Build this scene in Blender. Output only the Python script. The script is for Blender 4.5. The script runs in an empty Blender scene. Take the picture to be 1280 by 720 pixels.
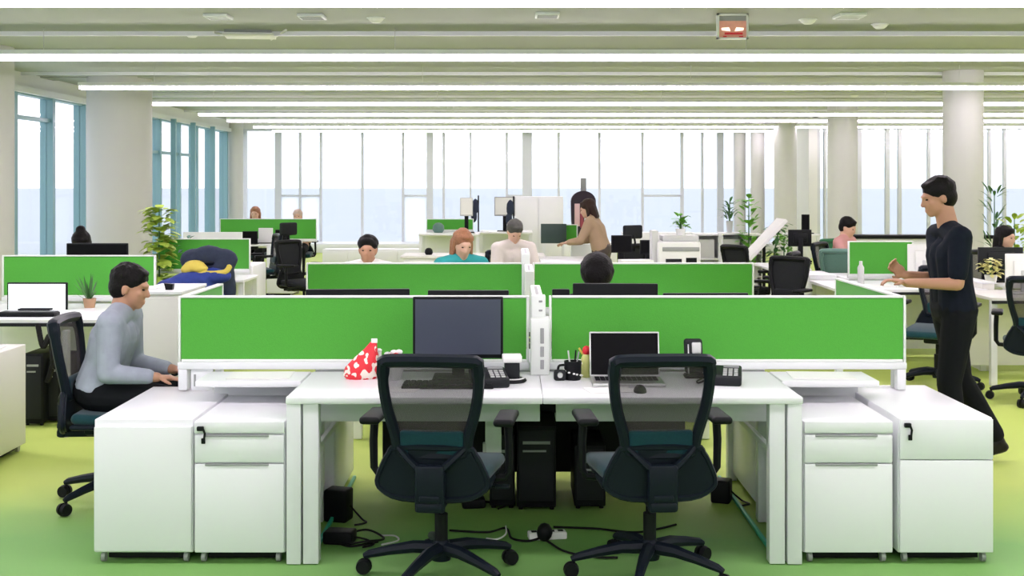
import bpy, bmesh, math, random
from mathutils import Vector, Matrix
random.seed(7)
PI = math.pi
sc = bpy.context.scene
COL = sc.collection
F = 1500.0; HY = 232.0; CX = 640.0; EYE = 1.66
def X(px, d): return (px - CX) * d / F
def Z(py, d): return EYE - (py - HY) * d / F

# ------------------------------------------------------------------ materials
MATS = {}
def mat(name, col, rough=0.5, metal=0.0, spec=0.5, emit=0, ecol=None, noise=0.0, nscale=20, bump=0.0, alpha=1.0, sheen=0.0, coat=0.0):
    if name in MATS: return MATS[name]
    if max(col) < .06: spec = min(spec, .14)
    m = bpy.data.materials.new(name); m.use_nodes = True
    nt = m.node_tree; N = nt.nodes; L = nt.links
    b = N['Principled BSDF']
    b.inputs['Base Color'].default_value = (*col, 1)
    b.inputs['Roughness'].default_value = rough
    b.inputs['Metallic'].default_value = metal
    b.inputs['Specular IOR Level'].default_value = spec
    b.inputs['Alpha'].default_value = alpha
    b.inputs['Sheen Weight'].default_value = sheen
    b.inputs['Coat Weight'].default_value = coat
    if emit:
        b.inputs['Emission Color'].default_value = (*(ecol or col), 1)
        b.inputs['Emission Strength'].default_value = emit
    tc = N.new('ShaderNodeTexCoord'); nz = N.new('ShaderNodeTexNoise')
    nz.inputs['Scale'].default_value = nscale; nz.inputs['Detail'].default_value = 3
    L.new(tc.outputs['Object'], nz.inputs['Vector'])
    if noise > 0:
        mx = N.new('ShaderNodeMix'); mx.data_type = 'RGBA'
        mx.inputs[6].default_value = (*[c * (1 - noise) for c in col], 1)
        mx.inputs[7].default_value = (*[min(1, c * (1 + noise)) for c in col], 1)
        L.new(nz.outputs['Fac'], mx.inputs[0]); L.new(mx.outputs[2], b.inputs['Base Color'])
    if bump > 0:
        bp = N.new('ShaderNodeBump'); bp.inputs['Strength'].default_value = bump; bp.inputs['Distance'].default_value = 0.01
        L.new(nz.outputs['Fac'], bp.inputs['Height']); L.new(bp.outputs[0], b.inputs['Normal'])
    MATS[name] = m
    return m

white = mat('white laminate', (.82, .83, .85), .32, noise=.015, nscale=3)
wmetal = mat('white powder coat', (.75, .77, .78), .35, noise=.015, nscale=8)
cream = mat('cream laminate', (.74, .73, .68), .4, noise=.02, nscale=4)
alu = mat('pale anodised frame', (.78, .82, .78), .35, noise=.01)
gfab = mat('green screen fabric', (.062, .345, .028), .8, sheen=.15, noise=.10, nscale=180, bump=.1)
black = mat('black plastic', (.007, .008, .009), .45, spec=.18, noise=.1, nscale=30)
blueblack = mat('blue black plastic', (.006, .010, .016), .38, spec=.25, noise=.1, nscale=30)
dgrey = mat('dark grey plastic', (.018, .02, .022), .45, spec=.25, noise=.05)
mgrey = mat('mid grey plastic', (.30, .31, .31), .45, noise=.04)
lgrey = mat('light grey plastic', (.58, .59, .58), .45, noise=.03)
silver = mat('silver metal', (.62, .63, .62), .3, metal=.8, noise=.03)
tealfab = mat('dark teal seat fabric', (.006, .04, .05), .85, sheen=.2, noise=.2, nscale=120, bump=.15)
plaster = mat('column plaster', (.58, .58, .57), .75, noise=.02, nscale=2, bump=.03)
wallm = mat('wall paint', (.74, .75, .73), .8, noise=.02, nscale=2)
tealframe = mat('teal window frame', (.20, .36, .41), .4, noise=.05)
gframe = mat('pale grey window frame', (.60, .63, .66), .45, noise=.03)
paper = mat('white paper', (.86, .86, .84), .7, noise=.01)
scr_off = mat('switched off screen', (.045, .052, .085), .35, noise=.02, coat=.3)
scr_blk = mat('black glossy screen', (.003, .003, .004), .5, spec=.1)
scr_lit = mat('lit white screen', (.8, .85, .85), .4, emit=.55, ecol=(.86, .93, .95))
red = mat('red print', (.75, .025, .04), .45, noise=.15, nscale=60)
yellow = mat('yellow cloth', (.72, .58, .10), .7, noise=.1)
tealg = mat('sea green rail', (.03, .42, .27), .3, noise=.05)
navy = mat('navy cloth', (.018, .028, .06), .8, noise=.2, nscale=40, bump=.3)
royal = mat('royal blue cloth', (.02, .045, .27), .75, noise=.25, nscale=20, bump=.3)
leafd = mat('dark leaf', (.04, .14, .03), .5, noise=.3, nscale=30)
leafy = mat('yellow green leaf', (.36, .50, .06), .5, noise=.25, nscale=30)
leafg = mat('fresh green leaf', (.16, .42, .05), .5, noise=.25, nscale=30)
soil = mat('dark soil', (.04, .03, .02), .9, noise=.3, nscale=80)
green_fill = mat('green chair fabric', (.025, .16, .065), .8, noise=.1, nscale=60, sheen=.2)
sage = mat('grey green chair fabric', (.10, .20, .16), .8, noise=.1, nscale=60, sheen=.2)
blackfab = mat('black chair fabric', (.02, .022, .024), .85, noise=.15, nscale=80)
cable = mat('black cable rubber', (.012, .012, .012), .5, noise=.1)
skinm = mat('light brown skin', (.48, .25, .155), .55, noise=.05, nscale=12)
skinp = mat('pale skin', (.62, .38, .27), .55, noise=.05, nscale=12)
hairb = mat('black hair', (.007, .006, .006), .55, noise=.4, nscale=90, bump=.4)
hairbr = mat('brown hair', (.035, .02, .014), .55, noise=.4, nscale=90, bump=.4)
hairau = mat('auburn hair', (.30, .13, .06), .55, noise=.4, nscale=90, bump=.4)
eyew = mat('eye white', (.8, .8, .78), .3)
eyed = mat('dark iris', (.02, .012, .01), .2)
lipm = mat('lip', (.42, .14, .11), .5)
ltblue = mat('pale blue grey shirt', (.33, .36, .43), .85, noise=.18, nscale=14, bump=.1)
trous = mat('black trousers', (.007, .008, .010), .85, noise=.15, nscale=30, bump=.1)
navysh = mat('dark navy polo', (.007, .010, .018), .85, noise=.15, nscale=30, bump=.1)
shoe_m = mat('black shoe leather', (.015, .014, .014), .4)

def meshfab(name, col, opac):
    m = bpy.data.materials.new(name); m.use_nodes = True
    nt = m.node_tree; N = nt.nodes; L = nt.links
    out = N['Material Output']; b = N['Principled BSDF']
    b.inputs['Base Color'].default_value = (*col, 1); b.inputs['Roughness'].default_value = .7
    t = N.new('ShaderNodeBsdfTransparent'); mx = N.new('ShaderNodeMixShader')
    tc = N.new('ShaderNodeTexCoord'); w = N.new('ShaderNodeTexChecker'); w.inputs['Scale'].default_value = 380
    mr = N.new('ShaderNodeMapRange'); mr.inputs['To Min'].default_value = opac - .06; mr.inputs['To Max'].default_value = opac + .06
    L.new(tc.outputs['Object'], w.inputs['Vector']); L.new(w.outputs['Fac'], mr.inputs['Value'])
    L.new(mr.outputs[0], mx.inputs[0]); L.new(t.outputs[0], mx.inputs[1]); L.new(b.outputs[0], mx.inputs[2])
    L.new(mx.outputs[0], out.inputs[0])
    return m
netting = meshfab('black chair netting', (.035, .026, .03), .76)

def glassmat():
    m = bpy.data.materials.new('window glass'); m.use_nodes = True
    nt = m.node_tree; N = nt.nodes; L = nt.links
    out = N['Material Output']; N.remove(N['Principled BSDF'])
    t = N.new('ShaderNodeBsdfTransparent'); t.inputs[0].default_value = (.95, .985, .99, 1)
    g = N.new('ShaderNodeBsdfGlossy'); g.inputs['Roughness'].default_value = .02
    fr = N.new('ShaderNodeLayerWeight'); fr.inputs[0].default_value = .5
    pw = N.new('ShaderNodeMath'); pw.operation = 'POWER'; pw.inputs[1].default_value = 4.0
    ml = N.new('ShaderNodeMath'); ml.operation = 'MULTIPLY_ADD'; ml.inputs[1].default_value = .30; ml.inputs[2].default_value = .025
    L.new(fr.outputs['Facing'], pw.inputs[0]); L.new(pw.outputs[0], ml.inputs[0])
    mx = N.new('ShaderNodeMixShader')
    L.new(ml.outputs[0], mx.inputs[0]); L.new(t.outputs[0], mx.inputs[1]); L.new(g.outputs[0], mx.inputs[2]); L.new(mx.outputs[0], out.inputs[0])
    return m
glass = glassmat()

def frosted():
    m = bpy.data.materials.new('frosted glass'); m.use_nodes = True
    nt = m.node_tree; N = nt.nodes; L = nt.links
    out = N['Material Output']; N.remove(N['Principled BSDF'])
    t = N.new('ShaderNodeBsdfTransparent'); t.inputs[0].default_value = (.97, .98, 1, 1)
    d = N.new('ShaderNodeBsdfTranslucent'); d.inputs[0].default_value = (.92, .94, .97, 1)
    mx = N.new('ShaderNodeMixShader'); mx.inputs[0].default_value = .55
    L.new(t.outputs[0], mx.inputs[1]); L.new(d.outputs[0], mx.inputs[2]); L.new(mx.outputs[0], out.inputs[0])
    return m
frost = frosted()

def carpet():
    m = bpy.data.materials.new('green carpet'); m.use_nodes = True
    nt = m.node_tree; N = nt.nodes; L = nt.links
    b = N['Principled BSDF']; b.inputs['Roughness'].default_value = .62
    b.inputs['Specular IOR Level'].default_value = .35
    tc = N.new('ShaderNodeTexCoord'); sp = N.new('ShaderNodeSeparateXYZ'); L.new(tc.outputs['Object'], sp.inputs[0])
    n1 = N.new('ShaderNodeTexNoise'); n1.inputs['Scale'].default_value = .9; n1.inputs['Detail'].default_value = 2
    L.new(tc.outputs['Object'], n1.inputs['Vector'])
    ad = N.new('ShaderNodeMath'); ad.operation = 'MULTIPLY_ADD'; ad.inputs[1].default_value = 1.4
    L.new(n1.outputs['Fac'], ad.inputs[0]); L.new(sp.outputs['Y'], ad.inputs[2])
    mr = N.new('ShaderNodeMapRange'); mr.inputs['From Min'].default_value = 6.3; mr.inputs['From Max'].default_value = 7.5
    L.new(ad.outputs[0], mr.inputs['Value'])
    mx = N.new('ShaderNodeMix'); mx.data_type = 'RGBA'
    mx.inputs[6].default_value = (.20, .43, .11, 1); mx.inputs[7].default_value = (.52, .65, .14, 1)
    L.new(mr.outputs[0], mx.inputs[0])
    n2 = N.new('ShaderNodeTexNoise'); n2.inputs['Scale'].default_value = 240; n2.inputs['Detail'].default_value = 2
    L.new(tc.outputs['Object'], n2.inputs['Vector'])
    m2 = N.new('ShaderNodeMix'); m2.data_type = 'RGBA'; m2.blend_type = 'MULTIPLY'; m2.inputs[0].default_value = .25
    L.new(mx.outputs[2], m2.inputs[6]); L.new(n2.outputs['Fac'], m2.inputs[7]); L.new(m2.outputs[2], b.inputs['Base Color'])
    bp = N.new('ShaderNodeBump'); bp.inputs['Strength'].default_value = .15; bp.inputs['Distance'].default_value = .004
    L.new(n2.outputs['Fac'], bp.inputs['Height']); L.new(bp.outputs[0], b.inputs['Normal'])
    return m

# ------------------------------------------------------------------ mesh helpers
def link(name, bm, m, parent=None, smooth=True, ang=40):
    me = bpy.data.meshes.new(name)
    bmesh.ops.recalc_face_normals(bm, faces=bm.faces[:])
    bm.to_mesh(me); bm.free()
    if isinstance(m, (list, tuple)):
        for q in m: me.materials.append(q)
    else: me.materials.append(m)
    if smooth:
        for p in me.polygons: p.use_smooth = True
        me.set_sharp_from_angle(angle=math.radians(ang))
    o = bpy.data.objects.new(name, me); COL.objects.link(o)
    if parent: o.parent = parent
    return o
def tag(o, label, cat, group=None, kind=None):
    o['label'] = label; o['category'] = cat
    if group: o['group'] = group
    if kind: o['kind'] = kind
    return o
def struct(name, bm, m, parent=None):
    o = link(name, bm, m, parent); o['kind'] = 'structure'
    return o
def thing(name, label, cat, loc=(0, 0, 0), rz=0, group=None):
    o = bpy.data.objects.new(name, None); COL.objects.link(o)
    o.empty_display_size = .1
    o.location = loc; o.rotation_euler = (0, 0, rz)
    return tag(o, label, cat, group)
def dup(root, loc, rz, label, group=None):
    def rec(o, par):
        c = o.copy(); COL.objects.link(c)
        if par: c.parent = par
        for ch in list(o.children): rec(ch, c)
        return c
    r = rec(root, None); r.location = loc; r.rotation_euler = (0, 0, rz)
    r['label'] = label
    if group: r['group'] = group
    return r
def B(): return bmesh.new()
def box(bm, x0, x1, y0, y1, z0, z1, bev=0.0, seg=2, M=None, mi=0):
    r = bmesh.ops.create_cube(bm, size=1)
    vs = r['verts']
    for v in vs:
        v.co = Vector(((x0 + x1) / 2 + v.co.x * (x1 - x0), (y0 + y1) / 2 + v.co.y * (y1 - y0), (z0 + z1) / 2 + v.co.z * (z1 - z0)))
    fs = set()
    if bev > 0:
        es = list({e for v in vs for e in v.link_edges})
        rr = bmesh.ops.bevel(bm, geom=es, offset=bev, segments=seg, affect='EDGES', profile=.5)
        nv = set(rr['verts']) | {v for v in vs if v.is_valid}
    else: nv = set(vs)
    if M is not None:
        for v in nv: v.co = M @ v.co
    if mi:
        for v in nv:
            for f in v.link_faces: f.material_index = mi
    return nv
def cyl(bm, p0, p1, r0, r1=None, n=16, caps=True):
    p0 = Vector(p0); p1 = Vector(p1); r1 = r0 if r1 is None else r1
    d = (p1 - p0); q = d.to_track_quat('Z', 'Y')
    a = []; b = []
    for i in range(n):
        t = 2 * PI * i / n; c = Vector((math.cos(t), math.sin(t), 0))
        a.append(bm.verts.new(p0 + q @ (c * r0))); b.append(bm.verts.new(p1 + q @ (c * r1)))
    for i in range(n):
        j = (i + 1) % n; bm.faces.new((a[i], a[j], b[j], b[i]))
    if caps: bm.faces.new(a[::-1]); bm.faces.new(b)
def ball(bm, c, r, M=None, sub=2):
    rr = r if isinstance(r, (tuple, list)) else (r, r, r)
    res = bmesh.ops.create_icosphere(bm, subdivisions=sub, radius=1)
    for v in res['verts']:
        p = Vector((v.co.x * rr[0], v.co.y * rr[1], v.co.z * rr[2])) + Vector(c)
        v.co = M @ p if M is not None else p
    return res['verts']
def tube(bm, pts, r, n=8, closed=False, flat=1.0):
    pts = [Vector(p) for p in pts]; k = len(pts)
    rs = r if isinstance(r, (list, tuple)) else [r] * k
    rings = []; prev = None
    for i, p in enumerate(pts):
        if closed: t = pts[(i + 1) % k] - pts[i - 1]
        else: t = pts[min(i + 1, k - 1)] - pts[max(i - 1, 0)]
        t = t.normalized()
        if prev is None:
            up = Vector((0, 1, 0)) if abs(t.y) < .9 else Vector((1, 0, 0))
        else: up = prev
        s = t.cross(up).normalized(); u = s.cross(t).normalized(); prev = u
        rings.append([bm.verts.new(p + (s * math.cos(2 * PI * j / n) + u * math.sin(2 * PI * j / n) * flat) * rs[i]) for j in range(n)])
    m = k if closed else k - 1
    for i in range(m):
        a = rings[i]; b = rings[(i + 1) % k]
        for j in range(n):
            jj = (j + 1) % n; bm.faces.new((a[j], a[jj], b[jj], b[j]))
    if not closed:
        bm.faces.new(rings[0][::-1]); bm.faces.new(rings[-1])
def spline(pts, m=6, closed=False):
    P = [Vector(p) for p in pts]; k = len(P); out = []
    rng = k if closed else k - 1
    for i in range(rng):
        if closed: a, b, c, d = P[i - 1], P[i], P[(i + 1) % k], P[(i + 2) % k]
        else: a, b, c, d = P[max(i - 1, 0)], P[i], P[i + 1], P[min(i + 2, k - 1)]
        for j in range(m):
            t = j / m
            out.append(.5 * ((2 * b) + (c - a) * t + (2 * a - 5 * b + 4 * c - d) * t * t + (3 * b - a - 3 * c + d) * t ** 3))
    if not closed: out.append(P[-1])
    return out
def lathe(bm, prof, c=(0, 0, 0), n=20):
    c = Vector(c); rings = []
    for r, z in prof:
        if r < 1e-5: rings.append([bm.verts.new(c + Vector((0, 0, z)))])
        else: rings.append([bm.verts.new(c + Vector((r * math.cos(2 * PI * i / n), r * math.sin(2 * PI * i / n), z))) for i in range(n)])
    for a, b in zip(rings, rings[1:]):
        for i in range(n):
            j = (i + 1) % n
            if len(a) == 1 and len(b) == 1: continue
            if len(a) == 1: bm.faces.new((a[0], b[j], b[i]))
            elif len(b) == 1: bm.faces.new((a[i], a[j], b[0]))
            else: bm.faces.new((a[i], a[j], b[j], b[i]))
def prism_xz(bm, outline, yf, th):
    """outline [(x,z)], yf(x,z)->y of the front, thickness th"""
    a = [bm.verts.new((x, yf(x, z), z)) for x, z in outline]
    b = [bm.verts.new((x, yf(x, z) + th, z)) for x, z in outline]
    bm.faces.new(a); bm.faces.new(b[::-1]); k = len(a)
    for i in range(k):
        j = (i + 1) % k; bm.faces.new((a[j], a[i], b[i], b[j]))

# ------------------------------------------------------------------ world, camera
w = bpy.data.worlds.new('overcast sky'); sc.world = w; w.use_nodes = True
nt = w.node_tree; bg = nt.nodes['Background']
tc = nt.nodes.new('ShaderNodeTexCoord'); sp = nt.nodes.new('ShaderNodeSeparateXYZ'); rp = nt.nodes.new('ShaderNodeValToRGB')
nt.links.new(tc.outputs['Generated'], sp.inputs[0]); nt.links.new(sp.outputs['Z'], rp.inputs[0]); nt.links.new(rp.outputs[0], bg.inputs[0])
e = rp.color_ramp.elements
e[0].position = 0.0; e[0].color = (.92, .90, .97, 1); e[1].position = .06; e[1].color = (1, .93, 1, 1)
bg.inputs[1].default_value = 1.45
cam = bpy.data.cameras.new('camera'); co = bpy.data.objects.new('camera', cam); COL.objects.link(co)
co.location = (0, 0, EYE); co.rotation_euler = (PI / 2, 0, 0)
cam.sensor_width = 36; cam.lens = F / 1280 * 36; cam.shift_y = -128 / 1280; cam.clip_end = 20000; cam.clip_start = .05
sc.camera = co
vs = sc.view_settings; vs.view_transform = 'Standard'; vs.look = 'None'; vs.gamma = 1; vs.exposure = 0.42; vs.use_curve_mapping = False
sc.cycles.max_bounces = 8; sc.cycles.diffuse_bounces = 5; sc.cycles.transparent_max_bounces = 24
sc.cycles.caustics_reflective = False; sc.cycles.caustics_refractive = False
sc.cycles.sample_clamp_indirect = 4

# ------------------------------------------------------------------ the room
CEIL = 3.28; WL = -7.0; WR = 15.0; YB = -5.0; YF = 30.9; YR = 27.5; XJ = 6.9
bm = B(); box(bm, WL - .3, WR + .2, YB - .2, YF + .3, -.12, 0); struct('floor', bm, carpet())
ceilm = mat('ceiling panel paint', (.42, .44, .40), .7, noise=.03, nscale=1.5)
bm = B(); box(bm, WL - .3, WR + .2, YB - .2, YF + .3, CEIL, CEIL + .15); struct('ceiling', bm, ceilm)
bm = B(); box(bm, WL - .3, WR + .2, YB - .2, YB, 0, CEIL); struct('wall_back', bm, wallm)
bm = B(); box(bm, WR, WR + .2, YB, YR, 0, CEIL); struct('wall_right', bm, wallm)
HEADL = 3.02
bm = B(); box(bm, WL - .25, WL, YB, YF, HEADL, CEIL); box(bm, WL - .25, WL, YB, YF, 0, .12); struct('wall_left', bm, wallm)
bm = B(); box(bm, WL, XJ, YF, YF + .2, 3.12, CEIL); box(bm, WL, XJ, YF, YF + .2, 0, .1); struct('wall_far', bm, wallm)
bm = B(); box(bm, XJ, WR + .2, YR, YR + .2, 3.12, CEIL); box(bm, XJ, WR + .2, YR, YR + .2, 0, .1); box(bm, XJ - .1, XJ + .1, YR, YF + .2, 0, CEIL)
struct('wall_return', bm, wallm)

wn = [0]
def window(quad, m, fw, fd, transom=None, post_first=True, frosted_low=False):
    """quad = (axis, fixed, a0, a1, z0, z1); axis 'x' spans x at fixed y, axis 'y' spans y at fixed x"""
    ax, fx, a0, a1, z0, z1 = quad
    wn[0] += 1
    def bx(bm, u0, u1, zz0, zz1, dd=fd):
        if ax == 'x': box(bm, u0, u1, fx - dd / 2, fx + dd / 2, zz0, zz1)
        else: box(bm, fx - dd / 2, fx + dd / 2, u0, u1, zz0, zz1)
    bm = B(); bx(bm, a0, a0 + fw, z0, z1); bx(bm, a0 + fw, a1, z0, z0 + .05, fd * .7); bx(bm, a0 + fw, a1, z1 - .05, z1, fd * .7)
    if transom: bx(bm, a0 + fw, a1, transom, transom + .055, fd * .6)
    fr = struct('window_%d' % wn[0], bm, m)
    bm = B(); bx(bm, a0 + fw, a1, z0 + .05, z1 - .05, .012)
    g = link('glass_pane', bm, glass, fr, smooth=False); g['kind'] = 'structure'
    if frosted_low:
        bm = B()
        if ax == 'x': box(bm, a0 + fw, a1, fx - .03, fx - .024, z0 + .05, (transom or 1.4))
        q = link('frosted_film', bm, frost, fr, smooth=False); q['kind'] = 'structure'
    return fr
# far glazing: mullions as the photograph places them
mul = [(300, 8, 0), (343, 8, 1), (373, 3, 1), (399, 3, 0), (451, 3, 0), (502, 3, 1), (533, 8, 0), (553, 3, 0), (587, 2, 0), (632, 3, 1), (653, 12, 0), (697, 3, 0), (748, 3, 0), (802, 3, 1), (851, 4, 0), (877, 3, 0), (897, 8, 0), (918, 9, 0), (946, 4, 0)]
for i, (px, wd, tr) in enumerate(mul):
    nx = mul[i + 1][0] if i + 1 < len(mul) else 974
    window(('x', YF + .1, X(px, YF), X(nx, YF), .1, 3.12), gframe, wd * YF / F, .12, 1.37 if tr else None, frosted_low=bool(tr) and px in (343, 373, 502, 632))
mul = [(974, 4), (996, 6), (1016, 4), (1031, 3), (1073, 5), (1108, 5), (1124, 4), (1161, 3), (1195, 4), (1237, 3), (1256, 3), (1300, 4), (1350, 4), (1405, 4)]
for i, (px, wd) in enumerate(mul):
    nx = mul[i + 1][0] if i + 1 < len(mul) else 1455
    a0 = X(px, YR); a1 = min(X(nx, YR), WR)
    if a1 < XJ: continue
    window(('x', YR + .1, max(a0, XJ + .1), a1, .1, 3.12), gframe, wd * YR / F, .12, None)
ys = [-5 + 1.4 * i for i in range(26)]
off = 16.9 - 1.4 * round((16.9 + 5) / 1.4) + 5
for i, y in enumerate([q + off for q in ys]):
    if y > YF - .1: break
    if y < YB: continue
    window(('y', WL - .1, y, min(y + 1.4, YF), .12, HEADL), tealframe, .10, .20, 2.62 if y < 18 and y > 16 else (2.3 if 22 < y < 26 else None))
# slim door posts and a dark door on the left, in front of the far-left glazing
for k, (px, dd) in enumerate([(206, 24.4), (232, 25.9), (262, 27.6)]):
    bm = B(); box(bm, WL + .06, WL + .16, dd, dd + .07, 0, HEADL); struct('trim_%d' % (k + 1), bm, tealframe)
bm = B(); box(bm, WL - .02, WL + .06, YB, YF, HEADL - .03, HEADL + .06); struct('trim_4', bm, wmetal)
bm = B(); box(bm, WL + .2, XJ - .15, YF - 1.3, YF - .02, 0.001, .22, .01); struct('trim_40', bm, wmetal)
# columns
def column(x, y, r, m, k):
    bm = B(); n = 40
    cyl(bm, (x, y, 0), (x, y, CEIL), r, r, n, False)
    o = struct('column', bm, m)
    o['label'] = 'round white plaster column ' + k
    return o
column(-5.92, 18.1, .475, plaster, 'left of the bench, behind the left screens')
column(-6.31, 14.0, .47, plaster, 'at the left edge of the room')
column(6.39, 17.0, .275, plaster, 'behind the standing person')
column(6.5, 23.6, .29, plaster, 'second on the right')
column(6.15, 27.0, .25, plaster, 'third on the right')
column(X(947, 29.6), 29.6, .17, plaster, 'thin, by the far glazing')
column(X(925, 29.9), 29.9, .14, plaster, 'thinner, by the far glazing')
column(X(293, 29.9), 29.9, .22, plaster, 'in the far left corner')
# ceiling trims (slim downstand rails between the light lines)
for i, y in enumerate([4.1, 8.35, 12.6, 17.1, 21.4, 25.6]):
    bm = B(); box(bm, WL, WR, y, y + .05, CEIL - .045, CEIL)
    struct('trim_%d' % (10 + i), bm, wmetal)
for i, y in enumerate([2.6, 6.4, 10.4, 14.2, 17.8, 20.8]):
    bm = B(); box(bm, WL, WR, y, y + .5, CEIL - .02, CEIL)
    struct('trim_%d' % (20 + i), bm, ceilm)
# linear lights
lightm = mat('light diffuser', (1, 1, 1), .5, emit=13.0, ecol=(.98, .845, .99))
names = ['nearest above the front desks', 'second line, level with the exit sign', 'third line, passing in front of the columns', 'fourth line back', 'fifth line back', 'sixth line back', 'seventh line back', 'last line before the far glazing']
LY = [(8.55, 'first line at the top of the picture', .30), (12.3, names[1], .24), (16.1, names[2], .13), (19.3, names[3], .12), (22.2, names[4], .11), (24.4, names[5], .10), (26.9, names[6], .09), (29.0, names[7], .09),
      (4.7, 'overhead, just out of view above the near chairs', .27), (1.0, 'above the camera', .30), (-2.6, 'behind the camera', .30)]
for y, nm, wd in LY:
    t = thing('ceiling_light', 'long white linear ceiling light, ' + nm, 'ceiling light', (-5.8, y, 2.98), 0, 'linear ceiling lights')
    x1 = 20.4
    bm = B(); box(bm, 0, x1, -wd / 2 - .01, wd / 2 + .01, .012, .06); link('housing', bm, wmetal, t)
    bm = B(); box(bm, .01, x1 - .01, -wd / 2, wd / 2, -.028, .012, .008); link('diffuser', bm, lightm, t)
    for k in range(6):
        bm = B(); cyl(bm, (1 + k * 3.6, 0, .05), (1 + k * 3.6, 0, CEIL - 2.98), .004, n=6); link('suspension_wire', bm, silver, t)
# ceiling fittings
def ceiling_slot(px, py, wpx, label, m=paper):
    d = F * (CEIL - EYE) / (HY - py); hw = wpx * d / F / 2
    t = thing('ceiling_vent', label, 'ceiling vent', (X(px, d), d, CEIL))
    bm = B(); box(bm, -hw, hw, -.14, .14, -.03, 0, .006); link('frame', bm, wmetal, t)
    bm = B()
    for k in range(4): box(bm, -hw + .02, hw - .02, -.11 + k * .06, -.085 + k * .06, -.034, -.028)
    link('slats', bm, m, t)
ceiling_slot(390, 19, 32, 'small white rectangular ceiling vent left of centre', mgrey)
ceiling_slot(684, 17, 30, 'small pinkish grey ceiling vent right of the centre', mgrey)
ceiling_slot(1062, 18, 34, 'white ceiling vent right of the exit sign', lgrey)
ceiling_slot(273, 19, 30, 'white ceiling vent furthest to the left', lgrey)
for px, py, lb in [(470, 22, 'small round white smoke detector by the centre left vent'), (1100, 30, 'round white ceiling detector right of the exit sign'), (1010, 24, 'tiny round ceiling detector just right of the exit sign'), (240, 41, 'round ceiling detector above the left column'), (1068, 118, 'far round ceiling detector above the right columns'), (1240, 126, 'dark ceiling camera dome right of the near right column')]:
    d = min(F * (CEIL - EYE) / (HY - py), 24)
    t = thing('smoke_detector', lb, 'detector', (X(px, d), d, CEIL))
    bm = B(); lathe(bm, [(0, -.05), (.04, -.048), (.065, -.03), (.075, -.015), (.08, 0), (0, 0)], n=20); link('cover', bm, mgrey if 'dark' in lb else paper, t)
    bm = B(); lathe(bm, [(.078, -.012), (.09, -.006), (.09, 0), (.078, 0)], n=20); link('base_ring', bm, wmetal, t)
# open access hatch panels on the ceiling, left
d = F * (CEIL - EYE) / (HY - 40)
t = thing('ceiling_hatch', 'open white ceiling access panel with dark gap, upper left', 'ceiling panel', (X(312, d), d, CEIL), .12)
bm = B(); box(bm, -.26, .26, -.22, .22, -.05, -.03, .004); link('panel', bm, paper, t)
bm = B()
for a, b in [((-.34, -.26), (-.2, .3)), ((.2, .3), (.4, -.3))]: cyl(bm, (a[0], a[1], -.04), (b[0], b[1], -.01), .012, n=6)
link('stay', bm, paper, t)
bm = B(); box(bm, -.24, .24, -.2, .2, -.028, 0); link('dark_gap', bm, mgrey, t)
# illuminated sign
ed = 11.3; ex0, ex1 = X(896, ed), X(935, ed); ez1 = Z(16, ed); ez0 = Z(49, ed)
t = thing('exit_sign', 'small red and white hanging sign under the ceiling', 'sign', ((ex0 + ex1) / 2, ed, ez0))
hw = (ex1 - ex0) / 2; hh = ez1 - ez0 - .01
bm = B(); 
for q in [(-hw, -hw + .018, 0, hh), (hw - .018, hw, 0, hh), (-hw, hw, hh - .018, hh), (-hw, hw, 0, .014)]: box(bm, q[0], q[1], -.03, .03, q[2], q[3])
link('frame', bm, wmetal, t)
redpan = mat('pale red sign face', (.62, .30, .24), .5, noise=.2, nscale=20, emit=.12, ecol=(.8, .3, .22))
bm = B(); box(bm, -hw + .018, hw - .018, -.006, .006, .014, hh * .72); link('face', bm, redpan, t)
bm = B(); box(bm, -hw + .018, hw - .018, -.006, .006, hh * .72, hh - .018); link('top_panel', bm, mgrey, t)
lit = mat('sign white marks', (.9, .85, .75), .5, emit=.9, ecol=(1, .88, .72))
bm = B()
for s in (-1, 1): prism_xz(bm, [(s * .02, .075), (s * .10, .082), (s * .105, .105), (s * .035, .11)][::s], lambda x, z: -.012, .005)
link('white_marks', bm, lit, t)
bm = B(); box(bm, -.075, .095, -.012, -.007, .042, .062); box(bm, -.09, -.055, -.012, -.007, .018, .03); box(bm, .06, .1, -.012, -.007, .018, .03); link('red_marks', bm, red, t)
bm = B(); cyl(bm, (-hw + .03, 0, hh), (-hw + .03, 0, CEIL - ez0 + .02), .006, n=6); cyl(bm, (hw - .03, 0, hh), (hw - .03, 0, CEIL - ez0 + .02), .006, n=6)
link('hanger', bm, wmetal, t)

# ------------------------------------------------------------------ outside
seam = mat('pale blue sea', (.42, .48, .53), .6, spec=.1, noise=.03, nscale=.01)
bm = B(); box(bm, -6000, 6000, 120, 14000, -30.2, -30); o = link('sea', bm, seam); o['kind'] = 'structure'; 
landm = mat('pale shore land', (.80, .85, .84), .9, noise=.1, nscale=.05)
bm = B(); box(bm, -400, 400, 34, 120, -30.6, -12.0); o = link('ground', bm, landm); o['kind'] = 'structure'
bm = B(); box(bm, -400, -9.5, -40, 34, -30.6, -6.0); o = link('ground', bm, landm); o['kind'] = 'structure'

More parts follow.
